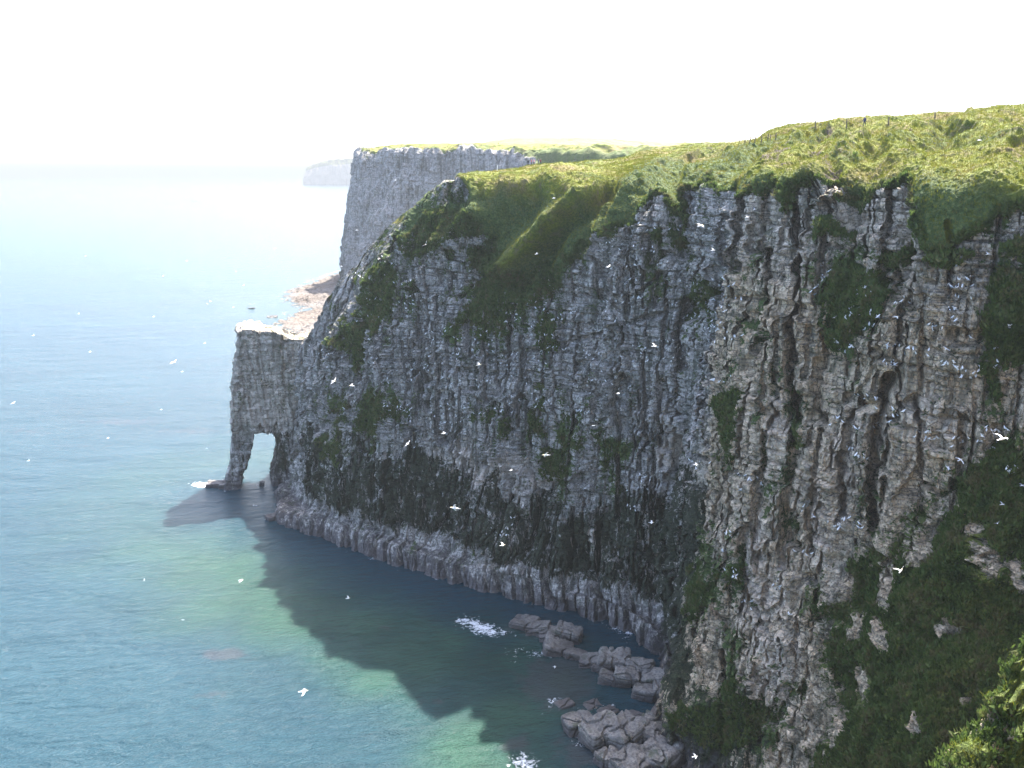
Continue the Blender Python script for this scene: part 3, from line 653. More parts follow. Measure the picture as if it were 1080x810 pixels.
# ------------------------------------------------------------------ sea
def sea():
    def axis(lo, hi, fine0, fine1, d, g):
        a = list(np.arange(fine0, fine1, d)); s = d
        x = fine1
        while x < hi: a.append(x); s *= g; x += s
        a.append(hi); x, s = fine0, d; b = []
        while x > lo: s *= g; x -= s; b.append(max(x, lo))
        return np.array(b[::-1] + a)
    xs = axis(-34000, 34000, -150, 45, .8, 1.09); ys = axis(-800, 38000, 70, 330, .8, 1.09)
    Xg, Yg = np.meshgrid(xs, ys, indexing='ij')
    Pn = np.stack([Xg, Yg, np.zeros_like(Xg)], -1)
    qx, qy, _ = project(Pn); qy = np.where(Yg < 20, 5000, qy)
    fo = np.zeros_like(Xg)
    for e in [(211, 511, 15, 4.5, 0, .85), (505, 661, 34, 10, -12, .85), (540, 690, 18, 10, 0, .6), (555, 803, 22, 14, 0, .75), (590, 745, 26, 14, 0, .5), (640, 745, 24, 10, 0, .5), (275, 512, 12, 3, 0, .5), (320, 729, 10, 2, 0, .6),
              (640, 660, 30, 6, -10, .45), (570, 690, 30, 8, 0, .5), (610, 775, 20, 20, 0, .45), (318, 360, 20, 2.5, -20, .8), (300, 345, 8, 4, 0, .6), (302, 312, 9, 6, 0, .5), (318, 300, 16, 3, 30, .5), (345, 290, 20, 2, 20, .6), (300, 330, 14, 3, 20, .4),
              (290, 318, 9, 5, 0, .35), (270, 322, 20, 5, 0, .35), (285, 548, 10, 4, 0, .35), (235, 518, 16, 2.5, 0, .6), (420, 600, 90, 3, -17, .25), (600, 655, 60, 3, -17, .3), (350, 193, 24, 1.2, 0, .8)]:
        k = e[5] if len(e) > 5 else 1; a = e[4] if len(e) > 4 else 0
        fo = np.maximum(fo, k * ell(qx, qy, e[0], e[1], e[2], e[3], a))
    rk = np.zeros_like(Xg)
    for e in [(235, 690, 26, 7), (590, 720, 46, 34, 0, 1), (240, 540, 30, 6, 0, .4), (225, 735, 30, 10, 0, .5), (130, 445, 70, 5, 0, .55), (200, 455, 60, 5, 0, .5), (30, 455, 50, 7, 0, .45), (410, 660, 30, 12, 0, .4), (560, 660, 40, 20, 0, .6), (620, 790, 40, 30, 0, .8),
              (200, 530, 40, 5, 0, .5), (460, 740, 30, 8, 0, .4), (545, 785, 24, 12, 0, .7), (90, 470, 50, 4, 0, .4), (280, 640, 40, 8, 0, .25)]:
        k = e[5] if len(e) > 5 else 1; a = e[4] if len(e) > 4 else 0
        rk = np.maximum(rk, k * ell(qx, qy, e[0], e[1], e[2], e[3], a))
    # shallow green water within reach of the cliff foot
    fx = np.array([-80, -66, -55, -37, -18, 4, 20, 27, 23, 22, 22, 20]); fy = np.array([236, 222, 212, 194, 181, 168, 160, 145, 120, 104, 88, 67])
    ii = np.linspace(0, 11, 160); fx, fy = np.interp(ii, np.arange(12), fx), np.interp(ii, np.arange(12), fy)
    sh = np.zeros_like(Xg)
    nr = (np.abs(Xg) < 260) & (Yg < 420)
    dd = np.full(nr.sum(), 1e9)
    for a, b in zip(fx, fy): dd = np.minimum(dd, np.hypot(Xg[nr] - a, Yg[nr] - b))
    sh[nr] = sstep(2, 26, dd + 5 * fbm(Xg[nr] / 9, Yg[nr] / 9, 7, 3)) * (1 - sstep(26, 56, dd + 9 * fbm(Xg[nr] / 22, Yg[nr] / 22, 2, 3)))
    sh *= 1 - .7 * sstep(180, 215, Yg)
    fo[nr] = np.maximum(fo[nr], .5 * (1 - sstep(.5, 3.5, dd)) * sstep(-.2, .4, pnoise(Xg[nr] / 6, Yg[nr] / 6, 4)))
    sh = np.maximum(sh, .4 * ell(qx, qy, 300, 330, 60, 30))
    B = NB('sea_water')
    n1 = B.noise((.010, .022, 1), 5, .6, .5)
    deep = B.ramp(n1, (.35, (.006, .030, .043)), (.65, (.009, .038, .053)))
    shallow = B.ramp(B.noise((.06, .06, 1), 4, .6), (.35, (.008, .034, .028)), (.65, (.018, .055, .038)))
    c = B.mix(B.attr('shallow'), deep, shallow)
    rn = B.noise((.35, .35, 1), 6, .7)
    rm = B.m_('MULTIPLY', B.ramp(B.m_('ADD', B.attr('reef'), B.m_('MULTIPLY', B.m_('SUBTRACT', rn, .5), 1.6)), (.35, 0.0), (.65, 1.0)), .7)
    c = B.mix(B.m_('MULTIPLY', rm, .6), c, (.050, .042, .048))
    fn = B.noise((.9, .9, 1), 8, .75, 1.2); fn2 = B.noise((.16, .16, 1), 4, .6)
    ff = B.m_('ADD', B.attr('foam'), B.m_('ADD', B.m_('MULTIPLY', B.m_('SUBTRACT', fn, .5), 2.4), B.m_('MULTIPLY', B.m_('SUBTRACT', fn2, .5), 1.2)))
    fm = B.m_('MULTIPLY', B.ramp(ff, (.58, 0.0), (.80, 1.0)), B.ramp(B.attr('foam'), (.08, 0.0), (.25, 1.0)))
    c = B.mix(fm, c, (.75, .77, .78))
    B.l(c, B.b.inputs['Base Color'])
    B.b.inputs['IOR'].default_value = 1.33
    B.l(B.m_('ADD', B.m_('MULTIPLY', fm, .5), .20), B.b.inputs['Roughness'])
    B.b.inputs['Specular IOR Level'].default_value = .27
    mp = B.n('ShaderNodeMapping'); B.l(B.pos(), mp.inputs[0]); mp.inputs['Rotation'].default_value = (0, 0, math.radians(-14))
    def wv(sc, det, rg, dist=0):
        q = B.n('ShaderNodeVectorMath', operation='MULTIPLY'); B.l(mp.outputs[0], q.inputs[0]); q.inputs[1].default_value = sc
        k = B.n('ShaderNodeTexNoise'); B.l(q.outputs[0], k.inputs['Vector']); k.inputs['Scale'].default_value = 1; k.inputs['Detail'].default_value = det; k.inputs['Roughness'].default_value = rg; k.inputs['Distortion'].default_value = dist
        return k.outputs['Fac']
    b1 = B.bump(wv((.04, .10, 1), 3, .5), 4.0, .6)
    b2 = B.bump(wv((.28, .55, 1), 5, .62, .3), 1.2, .9, b1)
    b3 = B.bump(wv((1.7, 2.8, 1), 4, .68), .28, .9, b2)
    B.l(b3, B.b.inputs['Normal'])
    me = mesh_np('sea', Pn.reshape(-1, 3), grid_faces(*Xg.shape), dict(foam=fo, reef=rk, shallow=sh), True)
    if me.polygons[0].normal.z < 0: me.flip_normals()
    return tag(link('sea', me, B.m), kind='structure')
sea()

# ------------------------------------------------------------------ haze
def haze():
    me = bpy.data.meshes.new('haze'); bm = bmesh.new(); bmesh.ops.create_cube(bm, size=2)
    for v in bm.verts: v.co = Vector((v.co.x * 36000, 19000 + v.co.y * 20500, -8 if v.co.z < 0 else 200))
    bm.to_mesh(me); bm.free()
    m = bpy.data.materials.new('haze_air'); m.use_nodes = True; t = m.node_tree
    t.nodes.remove(t.nodes['Principled BSDF']); v = t.nodes.new('ShaderNodeVolumePrincipled')
    v.inputs['Color'].default_value = (.245, .262, .272, 1); v.inputs['Density'].default_value = HAZE_DENSITY; v.inputs['Anisotropy'].default_value = .1
    t.links.new(v.outputs[0], t.nodes['Material Output'].inputs['Volume'])
    o = link('haze', me, m); tag(o, kind='stuff')
haze()
#OBJECTS_BELOW
# ------------------------------------------------------------------ where sight lines meet the finished ground
def zbuffer():
    pts = [P2[40:, 2:-8].reshape(-1, 3), Pf2[:, 2:].reshape(-1, 3), ARCH, BQ.reshape(-1, 3)]
    nz = [NZ[40:, 2:-8, 2].reshape(-1), np.full(Pf2[:, 2:].shape[0] * Pf2[:, 2:].shape[1], .5), np.full(len(ARCH), .3), np.full(BQ.shape[0] * BQ.shape[1], .9)]
    A = np.concatenate(pts); U = np.concatenate(nz)
    ax, ay, ad = project(A)
    ok = (ax > 0) & (ax < 1080) & (ay > 0) & (ay < 810) & (A[:, 1] > 5)
    A, U, ax, ay, ad = A[ok], U[ok], ax[ok], ay[ok], ad[ok]
    key = (ay.astype(int) // 1) * 1080 + ax.astype(int)
    o = np.lexsort((ad, key)); k2 = key[o]; first = np.concatenate([[True], k2[1:] != k2[:-1]])
    buf = np.full(1080 * 810, -1); buf[k2[first]] = o[first]
    return A, U, ad, buf.reshape(810, 1080)
ZA, ZU, ZD, ZB = zbuffer()
def surf(x, y, r=2, ledge=False):
    """ground point seen near (x, y)"""
    for rr in (r, r + 3, r + 8, r + 16):
        x0, x1, y0, y1 = max(0, int(x - rr)), min(1080, int(x + rr + 1)), max(0, int(y - rr)), min(810, int(y + rr + 1))
        ids = ZB[y0:y1, x0:x1]; ids = ids[ids >= 0]
        if len(ids):
            dmin = np.median(ZD[ids]); ids = ids[ZD[ids] < dmin + 2.5]
            if ledge: return ZA[ids[np.argmax(ZU[ids])]]
            xx, yy, _ = project(ZA[ids]); return ZA[ids[np.argmin(np.hypot(xx - x, yy - y))]]
    return None

def bm_obj(name, bm, mats, smooth=True):
    me = bpy.data.meshes.new(name); bmesh.ops.recalc_face_normals(bm, faces=bm.faces[:]); bm.to_mesh(me); bm.free()
    for m in mats: me.materials.append(m)
    if smooth: me.polygons.foreach_set('use_smooth', np.ones(len(me.polygons), bool))
    return me
def loft(bm, rings, mi=0, cap=True):
    R = [[bm.verts.new(p) for p in r] for r in rings]; fs = []
    for a, b in zip(R[:-1], R[1:]):
        n = len(a)
        for i in range(n): fs.append(bm.faces.new((a[i], a[(i + 1) % n], b[(i + 1) % n], b[i])))
    if cap: fs += [bm.faces.new(R[0][::-1]), bm.faces.new(R[-1])]
    for f in fs: f.material_index = mi(f) if callable(mi) else mi
    return R
def oval(cx, cy, cz, ry, rz, n=10):
    return [(cx, cy + ry * math.cos(2 * math.pi * k / n), cz + rz * math.sin(2 * math.pi * k / n)) for k in range(n)]

M_WHITE = simple('white_feathers', (.80, .79, .76), .7); M_TIP = simple('black_wing_tips', (.02, .02, .022), .6)
M_BUFF = simple('buff_head_feathers', (.72, .60, .36), .7); M_BILL = simple('pale_bill', (.45, .48, .50), .5)
M_GREYW = simple('grey_wing_feathers', (.42, .45, .48), .7); M_DARKB = simple('sooty_feathers', (.035, .032, .030), .7)

def flying_bird(name, dih, sweep, dark=False, gannet=True):
    bm = bmesh.new(); body = M_DARKB if dark else M_WHITE
    prof = [(-.30, .006, .004), (-.25, .020, .008), (-.19, .030, .022), (-.11, .048, .044), (0, .060, .056), (.09, .054, .052), (.15, .036, .036), (.20, .031, .032), (.245, .029, .028), (.275, .014, .013), (.33, .003, .003)]
    R = loft(bm, [oval(x, 0, .012 if x > .15 else 0, ry, rz) for x, ry, rz in prof])
    for f in bm.faces:
        cx = f.calc_center_median().x
        f.material_index = 3 if cx > .27 else (2 if cx > .15 and gannet else 0)
    for s in (-1, 1):
        secs = []
        for y, x, ch in ((.03, .03, .14), (.10, .05, .145), (.19, .065, .13), (.27, .055, .11), (.35, .015, .085), (.43, -.04, .055), (.50, -.09, .012)):
            z = .02 + math.sin(dih) * y * (1 if y < .25 else 1) - (max(0, y - .25) ** 2) * 1.1
            x -= sweep * max(0, y - .2)
            t = ch * .07 + .002
            secs.append([(x + ch * .35, s * y, z), (x + ch * .1, s * y, z + t), (x - ch * .3, s * y, z + t * .6), (x - ch * .65, s * y, z - .002), (x - ch * .3, s * y, z - t * .3), (x + ch * .1, s * y, z - t * .5)])
        loft(bm, secs, lambda f: 1 if abs(f.calc_center_median().y) > .385 else (4 if not gannet and abs(f.calc_center_median().y) > .06 else 0))
    # fanned tail
    loft(bm, [[(-.20, .02, .004), (-.20, -.02, .004), (-.20, -.02, -.004), (-.20, .02, -.004)], [(-.31, .045, .003), (-.31, -.045, .003), (-.31, -.045, -.003), (-.31, .045, -.003)]])
    return bm_obj(name, bm, [body, M_TIP, M_DARKB if dark else M_BUFF, M_BILL, M_GREYW])
FLY = [flying_bird('gannet', a, b) for a, b in ((.10, .3), (.45, .5), (-.25, .4), (.75, .2))]
GUL = [flying_bird('gull', a, b, gannet=False) for a, b in ((.15, .4), (.5, .3), (-.3, .5))]
DRK = [flying_bird('auk', a, .2, True, False) for a in (.2, .6)]
def perched_bird(dark=False):
    bm = bmesh.new()
    ax = [(-.24, .00, .004, .010), (-.17, .04, .030, .022), (-.09, .08, .060, .060), (.0, .12, .075, .085), (.07, .17, .066, .075), (.11, .225, .042, .048), (.13, .265, .040, .042), (.16, .275, .030, .030), (.19, .272, .010, .012), (.235, .265, .003, .004)]
    loft(bm, [oval(x, 0, z + .03, ry, rz, 8) for x, z, ry, rz in ax])
    for f in bm.faces:
        c = f.calc_center_median(); n = f.normal
        f.material_index = 3 if c.x > .175 else (2 if (dark and c.z > .14 and c.x < .09 and c.x > -.3) else 0)
    for s in (-1, 1):
        loft(bm, [[(.07, s * .066, .20), (.07, s * .078, .17), (.07, s * .070, .13)], [(-.05, s * .066, .17), (-.05, s * .085, .13), (-.05, s * .07, .08)], [(-.19, s * .02, .085), (-.19, s * .034, .07), (-.19, s * .025, .05)], [(-.27, s * .008, .055), (-.27, s * .012, .05), (-.27, s * .009, .045)]], 1)
        loft(bm, [[(.0 + .012 * math.cos(q), s * .03 + .012 * math.sin(q), zz) for q in (0, 2.1, 4.2)] for zz in (.0, .07)], 3)
    return bm_obj('perched_seabird', bm, [M_WHITE, M_DARKB if dark else M_GREYW, M_DARKB, M_BILL])
PER = [perched_bird(), perched_bird(True)]

def put(name, me, loc, rot=(0, 0, 0), sc=1.0, **k):
    o = bpy.data.objects.new(name, me); C.objects.link(o); o.location = loc; o.rotation_euler = rot
    o.scale = (sc, sc, sc); return tag(o, **k)
# (px, py, wing span in px, kind, heading deg, bank, variant, label tail)
BIRDS = [
 (480, 536, 19, 'g', 175, 1.0, 0, 'wings fully spread, largest bird before the dark weedy band'),
 (576, 480, 15, 'g', 200, .9, 0, 'wings spread wide before the middle of the grey cliff'),
 (1057, 463, 19, 'g', 20, .1, 1, 'wings raised, beside the right edge just above the green slope'),
 (1013, 485, 13, 'g', 30, .5, 2, 'curved wings, left of the raised winged one above the green slope'),
 (950, 602, 15, 'g', 50, -.6, 3, 'banking steeply before the pale rock knob on the green slope'),
 (833, 648, 11, 'g', 190, .2, 1, 'low in front of the pale lower cliff, left of the green slope'),
 (183, 382, 12, 'g', 330, .4, 0, 'alone over the blue sea left of the arch'),
 (449, 258, 10, 'g', 280, .9, 1, 'flying up past the dark shoulder of the headland'),
 (352, 402, 12, 'g', 320, .7, 0, 'left one of the close pair right of the arch top'),
 (371, 407, 10, 'g', 190, .1, 1, 'right one of the close pair right of the arch top'),
 (430, 468, 11, 'g', 300, .8, 0, 'larger one of two close together above the pale band of the headland'),
 (437, 472, 5, 'l', 300, .6, 0, 'small one just right of its larger neighbour above the pale band'),
 (505, 385, 9, 'g', 10, .1, 1, 'in front of the upper middle of the grey headland wall'),
 (655, 376, 8, 'g', 100, .8, 3, 'left one of two by the blocky wall centre, flying straight up'),
 (690, 365, 10, 'g', 20, .4, 1, 'right one of two by the blocky wall centre'),
 (739, 238, 13, 'g', 30, .3, 0, 'wings tilted, high before the recess under the turf'),
 (642, 281, 9, 'g', 320, .5, 0, 'beside the tall pale pillar below the turf'),
 (752, 264, 8, 'l', 10, .3, 1, 'just below the tilted bird high in the recess'),
 (566, 268, 6, 'l', 350, .2, 1, 'before the dark grassy gully of the headland'),
 (584, 209, 6, 'l', 5, .1, 0, 'highest one before the headland, just under its turf edge'),
 (675, 501, 8, 'g', 10, .2, 1, 'before the fractured lower wall centre, above two others'),
 (687, 551, 10, 'g', 350, .2, 0, 'lowest one before the fractured lower wall'),
 (617, 515, 6, 'l', 290, .8, 0, 'small, left of the fractured lower wall'),
 (626, 449, 8, 'l', 200, .6, 0, 'small, between the headland wall and the blocky wall'),
 (530, 575, 10, 'g', 15, .2, 1, 'low over the dark weedy band above the rock platform'),
 (468, 457, 9, 'l', 10, .1, 0, 'thin winged, left above the spread bird of the cliff middle'),
 (539, 496, 7, 'l', 350, .1, 0, 'flat winged, before the pink band of rock'),
 (254, 612, 9, 'g', 350, .1, 2, 'over the green water in front of the arch'),
 (367, 631, 8, 'g', 10, .1, 1, 'over the edge of the cliff shadow on the water'),
 (320, 729, 16, 'g', 5, .05, 2, 'skimming the green water near the bottom of the view'),
 (222, 318, 5, 'l', 60, .4, 1, 'upper one of a close pair over the sea beside the beach'),
 (14, 425, 7, 'g', 330, .4, 0, 'at the far left edge over the sea'),
 (90, 270, 4, 'l', 0, .1, 0, 'far out over the pale sea at the upper left'),
 (192, 392, 5, 'l', 0, .1, 0, 'small, just below the big bird left of the arch'),
 (216, 362, 5, 'l', 340, .3, 0, 'small, over the sea left of the arch top'),
 (35, 354, 5, 'l', 0, .2, 1, 'small, lower left of the open sea, beside the frame edge'),
 (95, 371, 4, 'l', 0, .2, 0, 'small, one of two level with the arch top, the right one'),
 (83, 331, 4, 'l', 0, .2, 1, 'small, above the pair level with the arch top'),
 (162, 334, 4, 'l', 0, .1, 0, 'small, over the sea upper left of the arch'),
 (172, 291, 4, 'l', 0, .1, 1, 'small, over the middle of the pale sea'),
 (197, 275, 4, 'l', 0, .1, 0, 'small, over the pale sea left of the far cliff'),
 (257, 301, 4, 'l', 0, .2, 1, 'small, over the sea just left of the beach rocks'),
 (246, 324, 4, 'l', 0, .2, 0, 'small, low beside the beach surf'),
 (290, 262, 4, 'l', 0, .2, 0, 'small, over the sea left of the far cliff foot'),
 (302, 227, 4, 'l', 0, .2, 1, 'small, over the hazy sea below the distant headland'),
 (322, 220, 4, 'l', 0, .2, 0, 'small, right one below the distant headland'),
 (170, 432, 4, 'l', 0, .1, 0, 'small, upper one over the purple streak of the sea'),
 (114, 462, 4, 'l', 0, .1, 0, 'small, over the purple streak at the left of the sea'),
 (30, 486, 5, 'l', 0, .1, 1, 'small, left one over the lower sea'),
 (218, 473, 4, 'l', 0, .1, 1, 'small, just left of the arch leg'),
 (360, 281, 5, 'l', 0, .2, 0, 'small, before the left foot of the far cliff'),
 (376, 243, 5, 'l', 0, .2, 1, 'small, before the middle of the far cliff face'),
 (392, 267, 4, 'l', 0, .2, 0, 'small, before the shaded part of the far cliff face'),
 (417, 190, 5, 'l', 0, .2, 0, 'small, high before the far cliff face'),
 (411, 248, 4, 'l', 0, .2, 1, 'small, between the far cliff and the headland shoulder'),
 (998, 368, 10, 'g', 45, .5, 0, 'wings tilted, before the birds ledges at the right'),
 (945, 334, 11, 'g', 5, .1, 2, 'before the ledges right of the big green patch'),
 (1057, 532, 8, 'l', 10, .3, 1, 'lower right, over the upper green slope'),
 (1052, 552, 7, 'l', 250, .6, 1, 'lower right, just under its neighbour over the green slope'),
 (1078, 512, 8, 'l', 20, .3, 0, 'cut by the right edge over the green slope'),
 (858, 545, 8, 'l', 20, .4, 1, 'before the ledge left of the brown overgrown ledge'),
 (734, 490, 8, 'l', 0, .3, 0, 'grey winged, beside the leaning rock rib'),
 (585, 703, 6, 'g', 0, .1, 2, 'over the water beside the rock ledge'),
 (652, 703, 6, 'g', 0, .1, 1, 'over the big blocks of the rock ledge'),
 (733, 798, 9, 'l', 5, .2, 0, 'dark winged against the black weedy cliff foot'),
 (796, 221, 7, 'l', 20, .3, 1, 'right below the bare soil scar on the turf'),
 (788, 229, 7, 'l', 10, .3, 0, 'left below the bare soil scar on the turf'),
 (668, 381, 5, 'l', 20, .2, 0, 'small, between the two birds by the blocky wall'),
 (652, 415, 7, 'l', 10, .1, 0, 'flat winged, before the dark hollow in the wall'),
 (1042, 268, 8, 'l', 10, .2, 1, 'before the rock under the right end of the turf'),
 (1033, 148, 7, 'l', 0, .2, 0, 'over the turf at the upper right'),
]
for k, (x, y, sp, kd, hd_, bk, v, lab) in enumerate(BIRDS):
    span = {'g': 1.55, 'l': 1.05}[kd]
    dist = span * F / sp
    s_ = surf(x, y)
    u, vv = x - 540, 405 - y
    ray = Vector((u, F * CT + vv * ST, -F * ST + vv * CT)).normalized()
    lim_ = 1e9
    if s_ is not None and ZB[max(0, y - 2):y + 3, max(0, x - 2):min(1080, x + 3)].max() >= 0: lim_ = (Vector(s_) - Vector((0, 0, H))).length - 3
    if ray.z < 0: lim_ = min(lim_, H / -ray.z - 2)
    if dist > lim_: span *= lim_ / dist; dist = lim_
    p = Vector((0, 0, H)) + ray * dist
    me = (FLY if kd == 'g' else GUL)[v % (4 if kd == 'g' else 3)]
    put('gannet' if kd == 'g' else 'gull', me, p, (bk * .9, -.1, math.radians(hd_)), span, label=('white gannet, ' if kd == 'g' else 'white gull, ') + lab, cat='gannet' if kd == 'g' else 'gull', group='seabirds flying round the cliffs')
for k, (x, y, lab) in enumerate([(50, 266, 'alone over the pale sea at the upper left'), (219, 321, 'lower one of a close pair over the sea beside the beach'), (203, 212, 'left one of three far out near the horizon'), (206, 212, 'middle one of three far out near the horizon'), (209, 212, 'right one of three far out near the horizon'), (152, 612, 'over the lower left sea'), (193, 654, 'lower right of another over the lower left sea'), (249, 287, 'over the sea above the beach rocks')]):
    u, vv = x - 540, 405 - y; ray = Vector((u, F * CT + vv * ST, -F * ST + vv * CT)).normalized(); dist = .62 * F / 4.2
    put('auk', DRK[k % 2], Vector((0, 0, H)) + ray * dist, (.2 * (k % 3), 0, k * 1.3), .62, label='small dark auk, ' + lab, cat='auk', group='dark auks over the sea')

# perched birds: rows along the ledges; (points, number, where)
ROWS = [
 ([(468, 374), (500, 371), (536, 377)], 10, 'the thin ledge across the upper headland wall'), ([(553, 383), (570, 375), (600, 366), (626, 368)], 15, 'the sloping ledge in the middle of the headland wall'),
 ([(530, 334), (560, 331)], 7, 'the ledge just under the grassy gully'), ([(556, 318), (580, 332), (556, 346)], 12, 'the pale rib right of the grassy gully'),
 ([(640, 315), (668, 318), (700, 314)], 10, 'the ledge left of the dark cleft'), ([(700, 322), (740, 320), (766, 316), (792, 312)], 18, 'the long ledge running to the corner of the near wall'),
 ([(602, 430), (612, 434), (626, 437)], 8, 'the short ledge above the dark hollows'), ([(731, 409), (742, 409), (757, 405)], 8, 'the ledge beside the ochre rib'),
 ([(715, 366), (720, 375), (724, 386)], 6, 'the steps right of the narrow dark slot'), ([(336, 372), (346, 377), (354, 374)], 14, 'the whitened ledge where the arch joins the headland'),
 ([(304, 402), (320, 404)], 6, 'the ledge high on the arch wall'), ([(410, 297), (424, 300), (440, 296)], 8, 'the whitened knobs of the headland shoulder'),
 ([(384, 357), (394, 358)], 5, 'the bright ledge low on the headland shoulder'), ([(427, 443), (438, 440)], 6, 'the ledge over the pale band of the headland'), ([(426, 404), (436, 404)], 4, 'the ledge below the headland shoulder'),
 ([(480, 428), (494, 424)], 5, 'the broken ledge left of the headland centre'), ([(855, 312), (862, 305), (866, 296), (874, 290)], 9, 'the stepped ledge left of the big green patch'), ([(864, 279), (872, 280)], 4, 'the white nest ledge above the big green patch'),
 ([(896, 324), (902, 326)], 3, 'the ledge inside the big green patch'), ([(914, 331), (922, 333), (929, 335)], 7, 'the ledge right of the big green patch'), ([(910, 350), (920, 342)], 4, 'the slope under the ledge right of the big green patch'),
 ([(886, 371), (902, 368)], 5, 'the ledge under the big green patch'), ([(933, 366), (941, 370)], 4, 'the small overhang above the dark crack'), ([(931, 383), (938, 386), (945, 389)], 7, 'the ledge in the dark crack'),
 ([(974, 342), (980, 347), (992, 349)], 8, 'the ledge left of the dark ivy at the right'), ([(1000, 325), (1008, 326), (1006, 338)], 7, 'the rounded buttress at the right'), ([(898, 418), (912, 420), (926, 424)], 10, 'the arched ledge over the deep black cave'),
 ([(899, 446), (908, 452)], 4, 'the step beside the deep black cave'), ([(892, 474), (902, 478), (914, 486)], 9, 'the ledge left of the deep black cave'), ([(872, 552), (880, 556), (888, 550), (886, 562)], 9, 'the nest ledge over the brown overgrown slope'),
 ([(896, 547), (903, 552), (912, 559)], 5, 'the ledge tip over the brown overgrown slope'), ([(774, 499), (783, 500), (792, 506), (804, 511)], 10, 'the sloping ledge in the middle of the ochre wall'), ([(778, 515), (782, 519)], 3, 'the knob under the sloping ledge of the ochre wall'),
 ([(706, 242), (720, 240)], 4, 'the pale pillar top beside the turf'), ([(768, 256), (770, 264)], 3, 'the corner just under the turf'), ([(718, 295), (726, 296)], 4, 'the ledge above the dark cleft'), ([(756, 300), (766, 303), (776, 305)], 7, 'the ledge at the corner of the near wall'),
 ([(996, 280), (1000, 290), (1008, 279)], 6, 'the steep ledge under the right end of the turf'), ([(1002, 303), (1016, 300), (1028, 291)], 6, 'the white ledge between the green patches at the right'), ([(1064, 350), (1068, 342)], 3, 'the dark ivy at the right edge'), ([(1050, 369), (1056, 369)], 2, 'the ledge below the dark ivy at the right edge'),
 ([(1004, 494), (1000, 496)], 2, 'the crack above the green slope'), ([(817, 617), (820, 624), (822, 612)], 5, 'the notch low in the ochre wall'), ([(758, 580), (766, 584)], 4, 'the ledge low on the corner of the near wall'), ([(842, 540), (846, 534)], 3, 'the notch in the middle of the ochre wall'),
 ([(660, 300), (668, 288)], 4, 'the steps on the pale pillar'), ([(600, 300), (606, 290)], 3, 'the rib at the edge of the grassy slope'), ([(1045, 252), (1054, 246)], 2, 'the top of the right buttress'),
]
n_ = 0
NTH = ['first', 'second', 'third', 'fourth', 'fifth', 'sixth', 'seventh', 'eighth', 'ninth', 'tenth', 'eleventh', 'twelfth', 'thirteenth', 'fourteenth', 'fifteenth', 'sixteenth', 'seventeenth', 'eighteenth']
for pts, n, where in ROWS:
    seg = np.array(pts, float); cum = np.concatenate([[0], np.cumsum(np.hypot(*np.diff(seg, axis=0).T))])
    for k in range(n):
        t = (k + random.uniform(.25, .75)) / n * cum[-1]
        x = np.interp(t, cum, seg[:, 0]) + random.uniform(-1, 1); y = np.interp(t, cum, seg[:, 1]) + random.uniform(-1.6, 1.6)
        p = surf(x, y, 2, True)
        if p is None or n_ >= 300: continue
        d = Vector((-p[0], -p[1], 0)).normalized()
        put('perched_seabird', PER[random.random() < .35], Vector(p) + d * .12 + Vector((0, 0, .02)), (0, 0, random.uniform(0, 6.28)), random.uniform(1.15, 1.6),
            label='white seabird, %s along %s' % (NTH[k], where), cat='seabird', group='seabirds perched on ' + where)
        n_ += 1
# the countless rest, one object
def far_flock():
    src = PER[0]; nv = len(src.vertices); co = np.empty(nv * 3); src.vertices.foreach_get('co', co); co = co.reshape(-1, 3)
    faces = [tuple(p.vertices) for p in src.polygons]
    V, Fc = [], []
    zones = [(330, 450, 300, 440, 80), (450, 640, 330, 450, 260), (640, 770, 240, 420, 200), (660, 760, 480, 600, 30), (840, 1070, 290, 500, 170), (760, 900, 480, 640, 30), (470, 600, 550, 600, 14), (365, 440, 265, 330, 30)]
    r_ = random.Random(5)
    for x0, x1, y0, y1, n in zones:
        cl = [(r_.uniform(x0, x1), r_.uniform(y0, y1)) for _ in range(max(3, n // 7))]
        for _ in range(n):
            c = r_.choice(cl); p = surf(c[0] + r_.gauss(0, 7), c[1] + r_.gauss(0, 2.4), 2, True)
            if p is None: continue
            a = r_.uniform(0, 6.28); s_ = r_.uniform(1.0, 1.35); R = np.array([[math.cos(a), -math.sin(a), 0], [math.sin(a), math.cos(a), 0], [0, 0, 1]]) * s_
            b = len(V); V.extend((co @ R.T + p + np.array([-p[0], -p[1], 0]) / np.hypot(p[0], p[1]) * .1).tolist()); Fc.extend([tuple(i + b for i in f) for f in faces])
    me = bpy.data.meshes.new('seabird_colony'); me.from_pydata(V, [], Fc)
    return tag(link('seabird_colony', me, M_WHITE), kind='stuff')
far_flock()

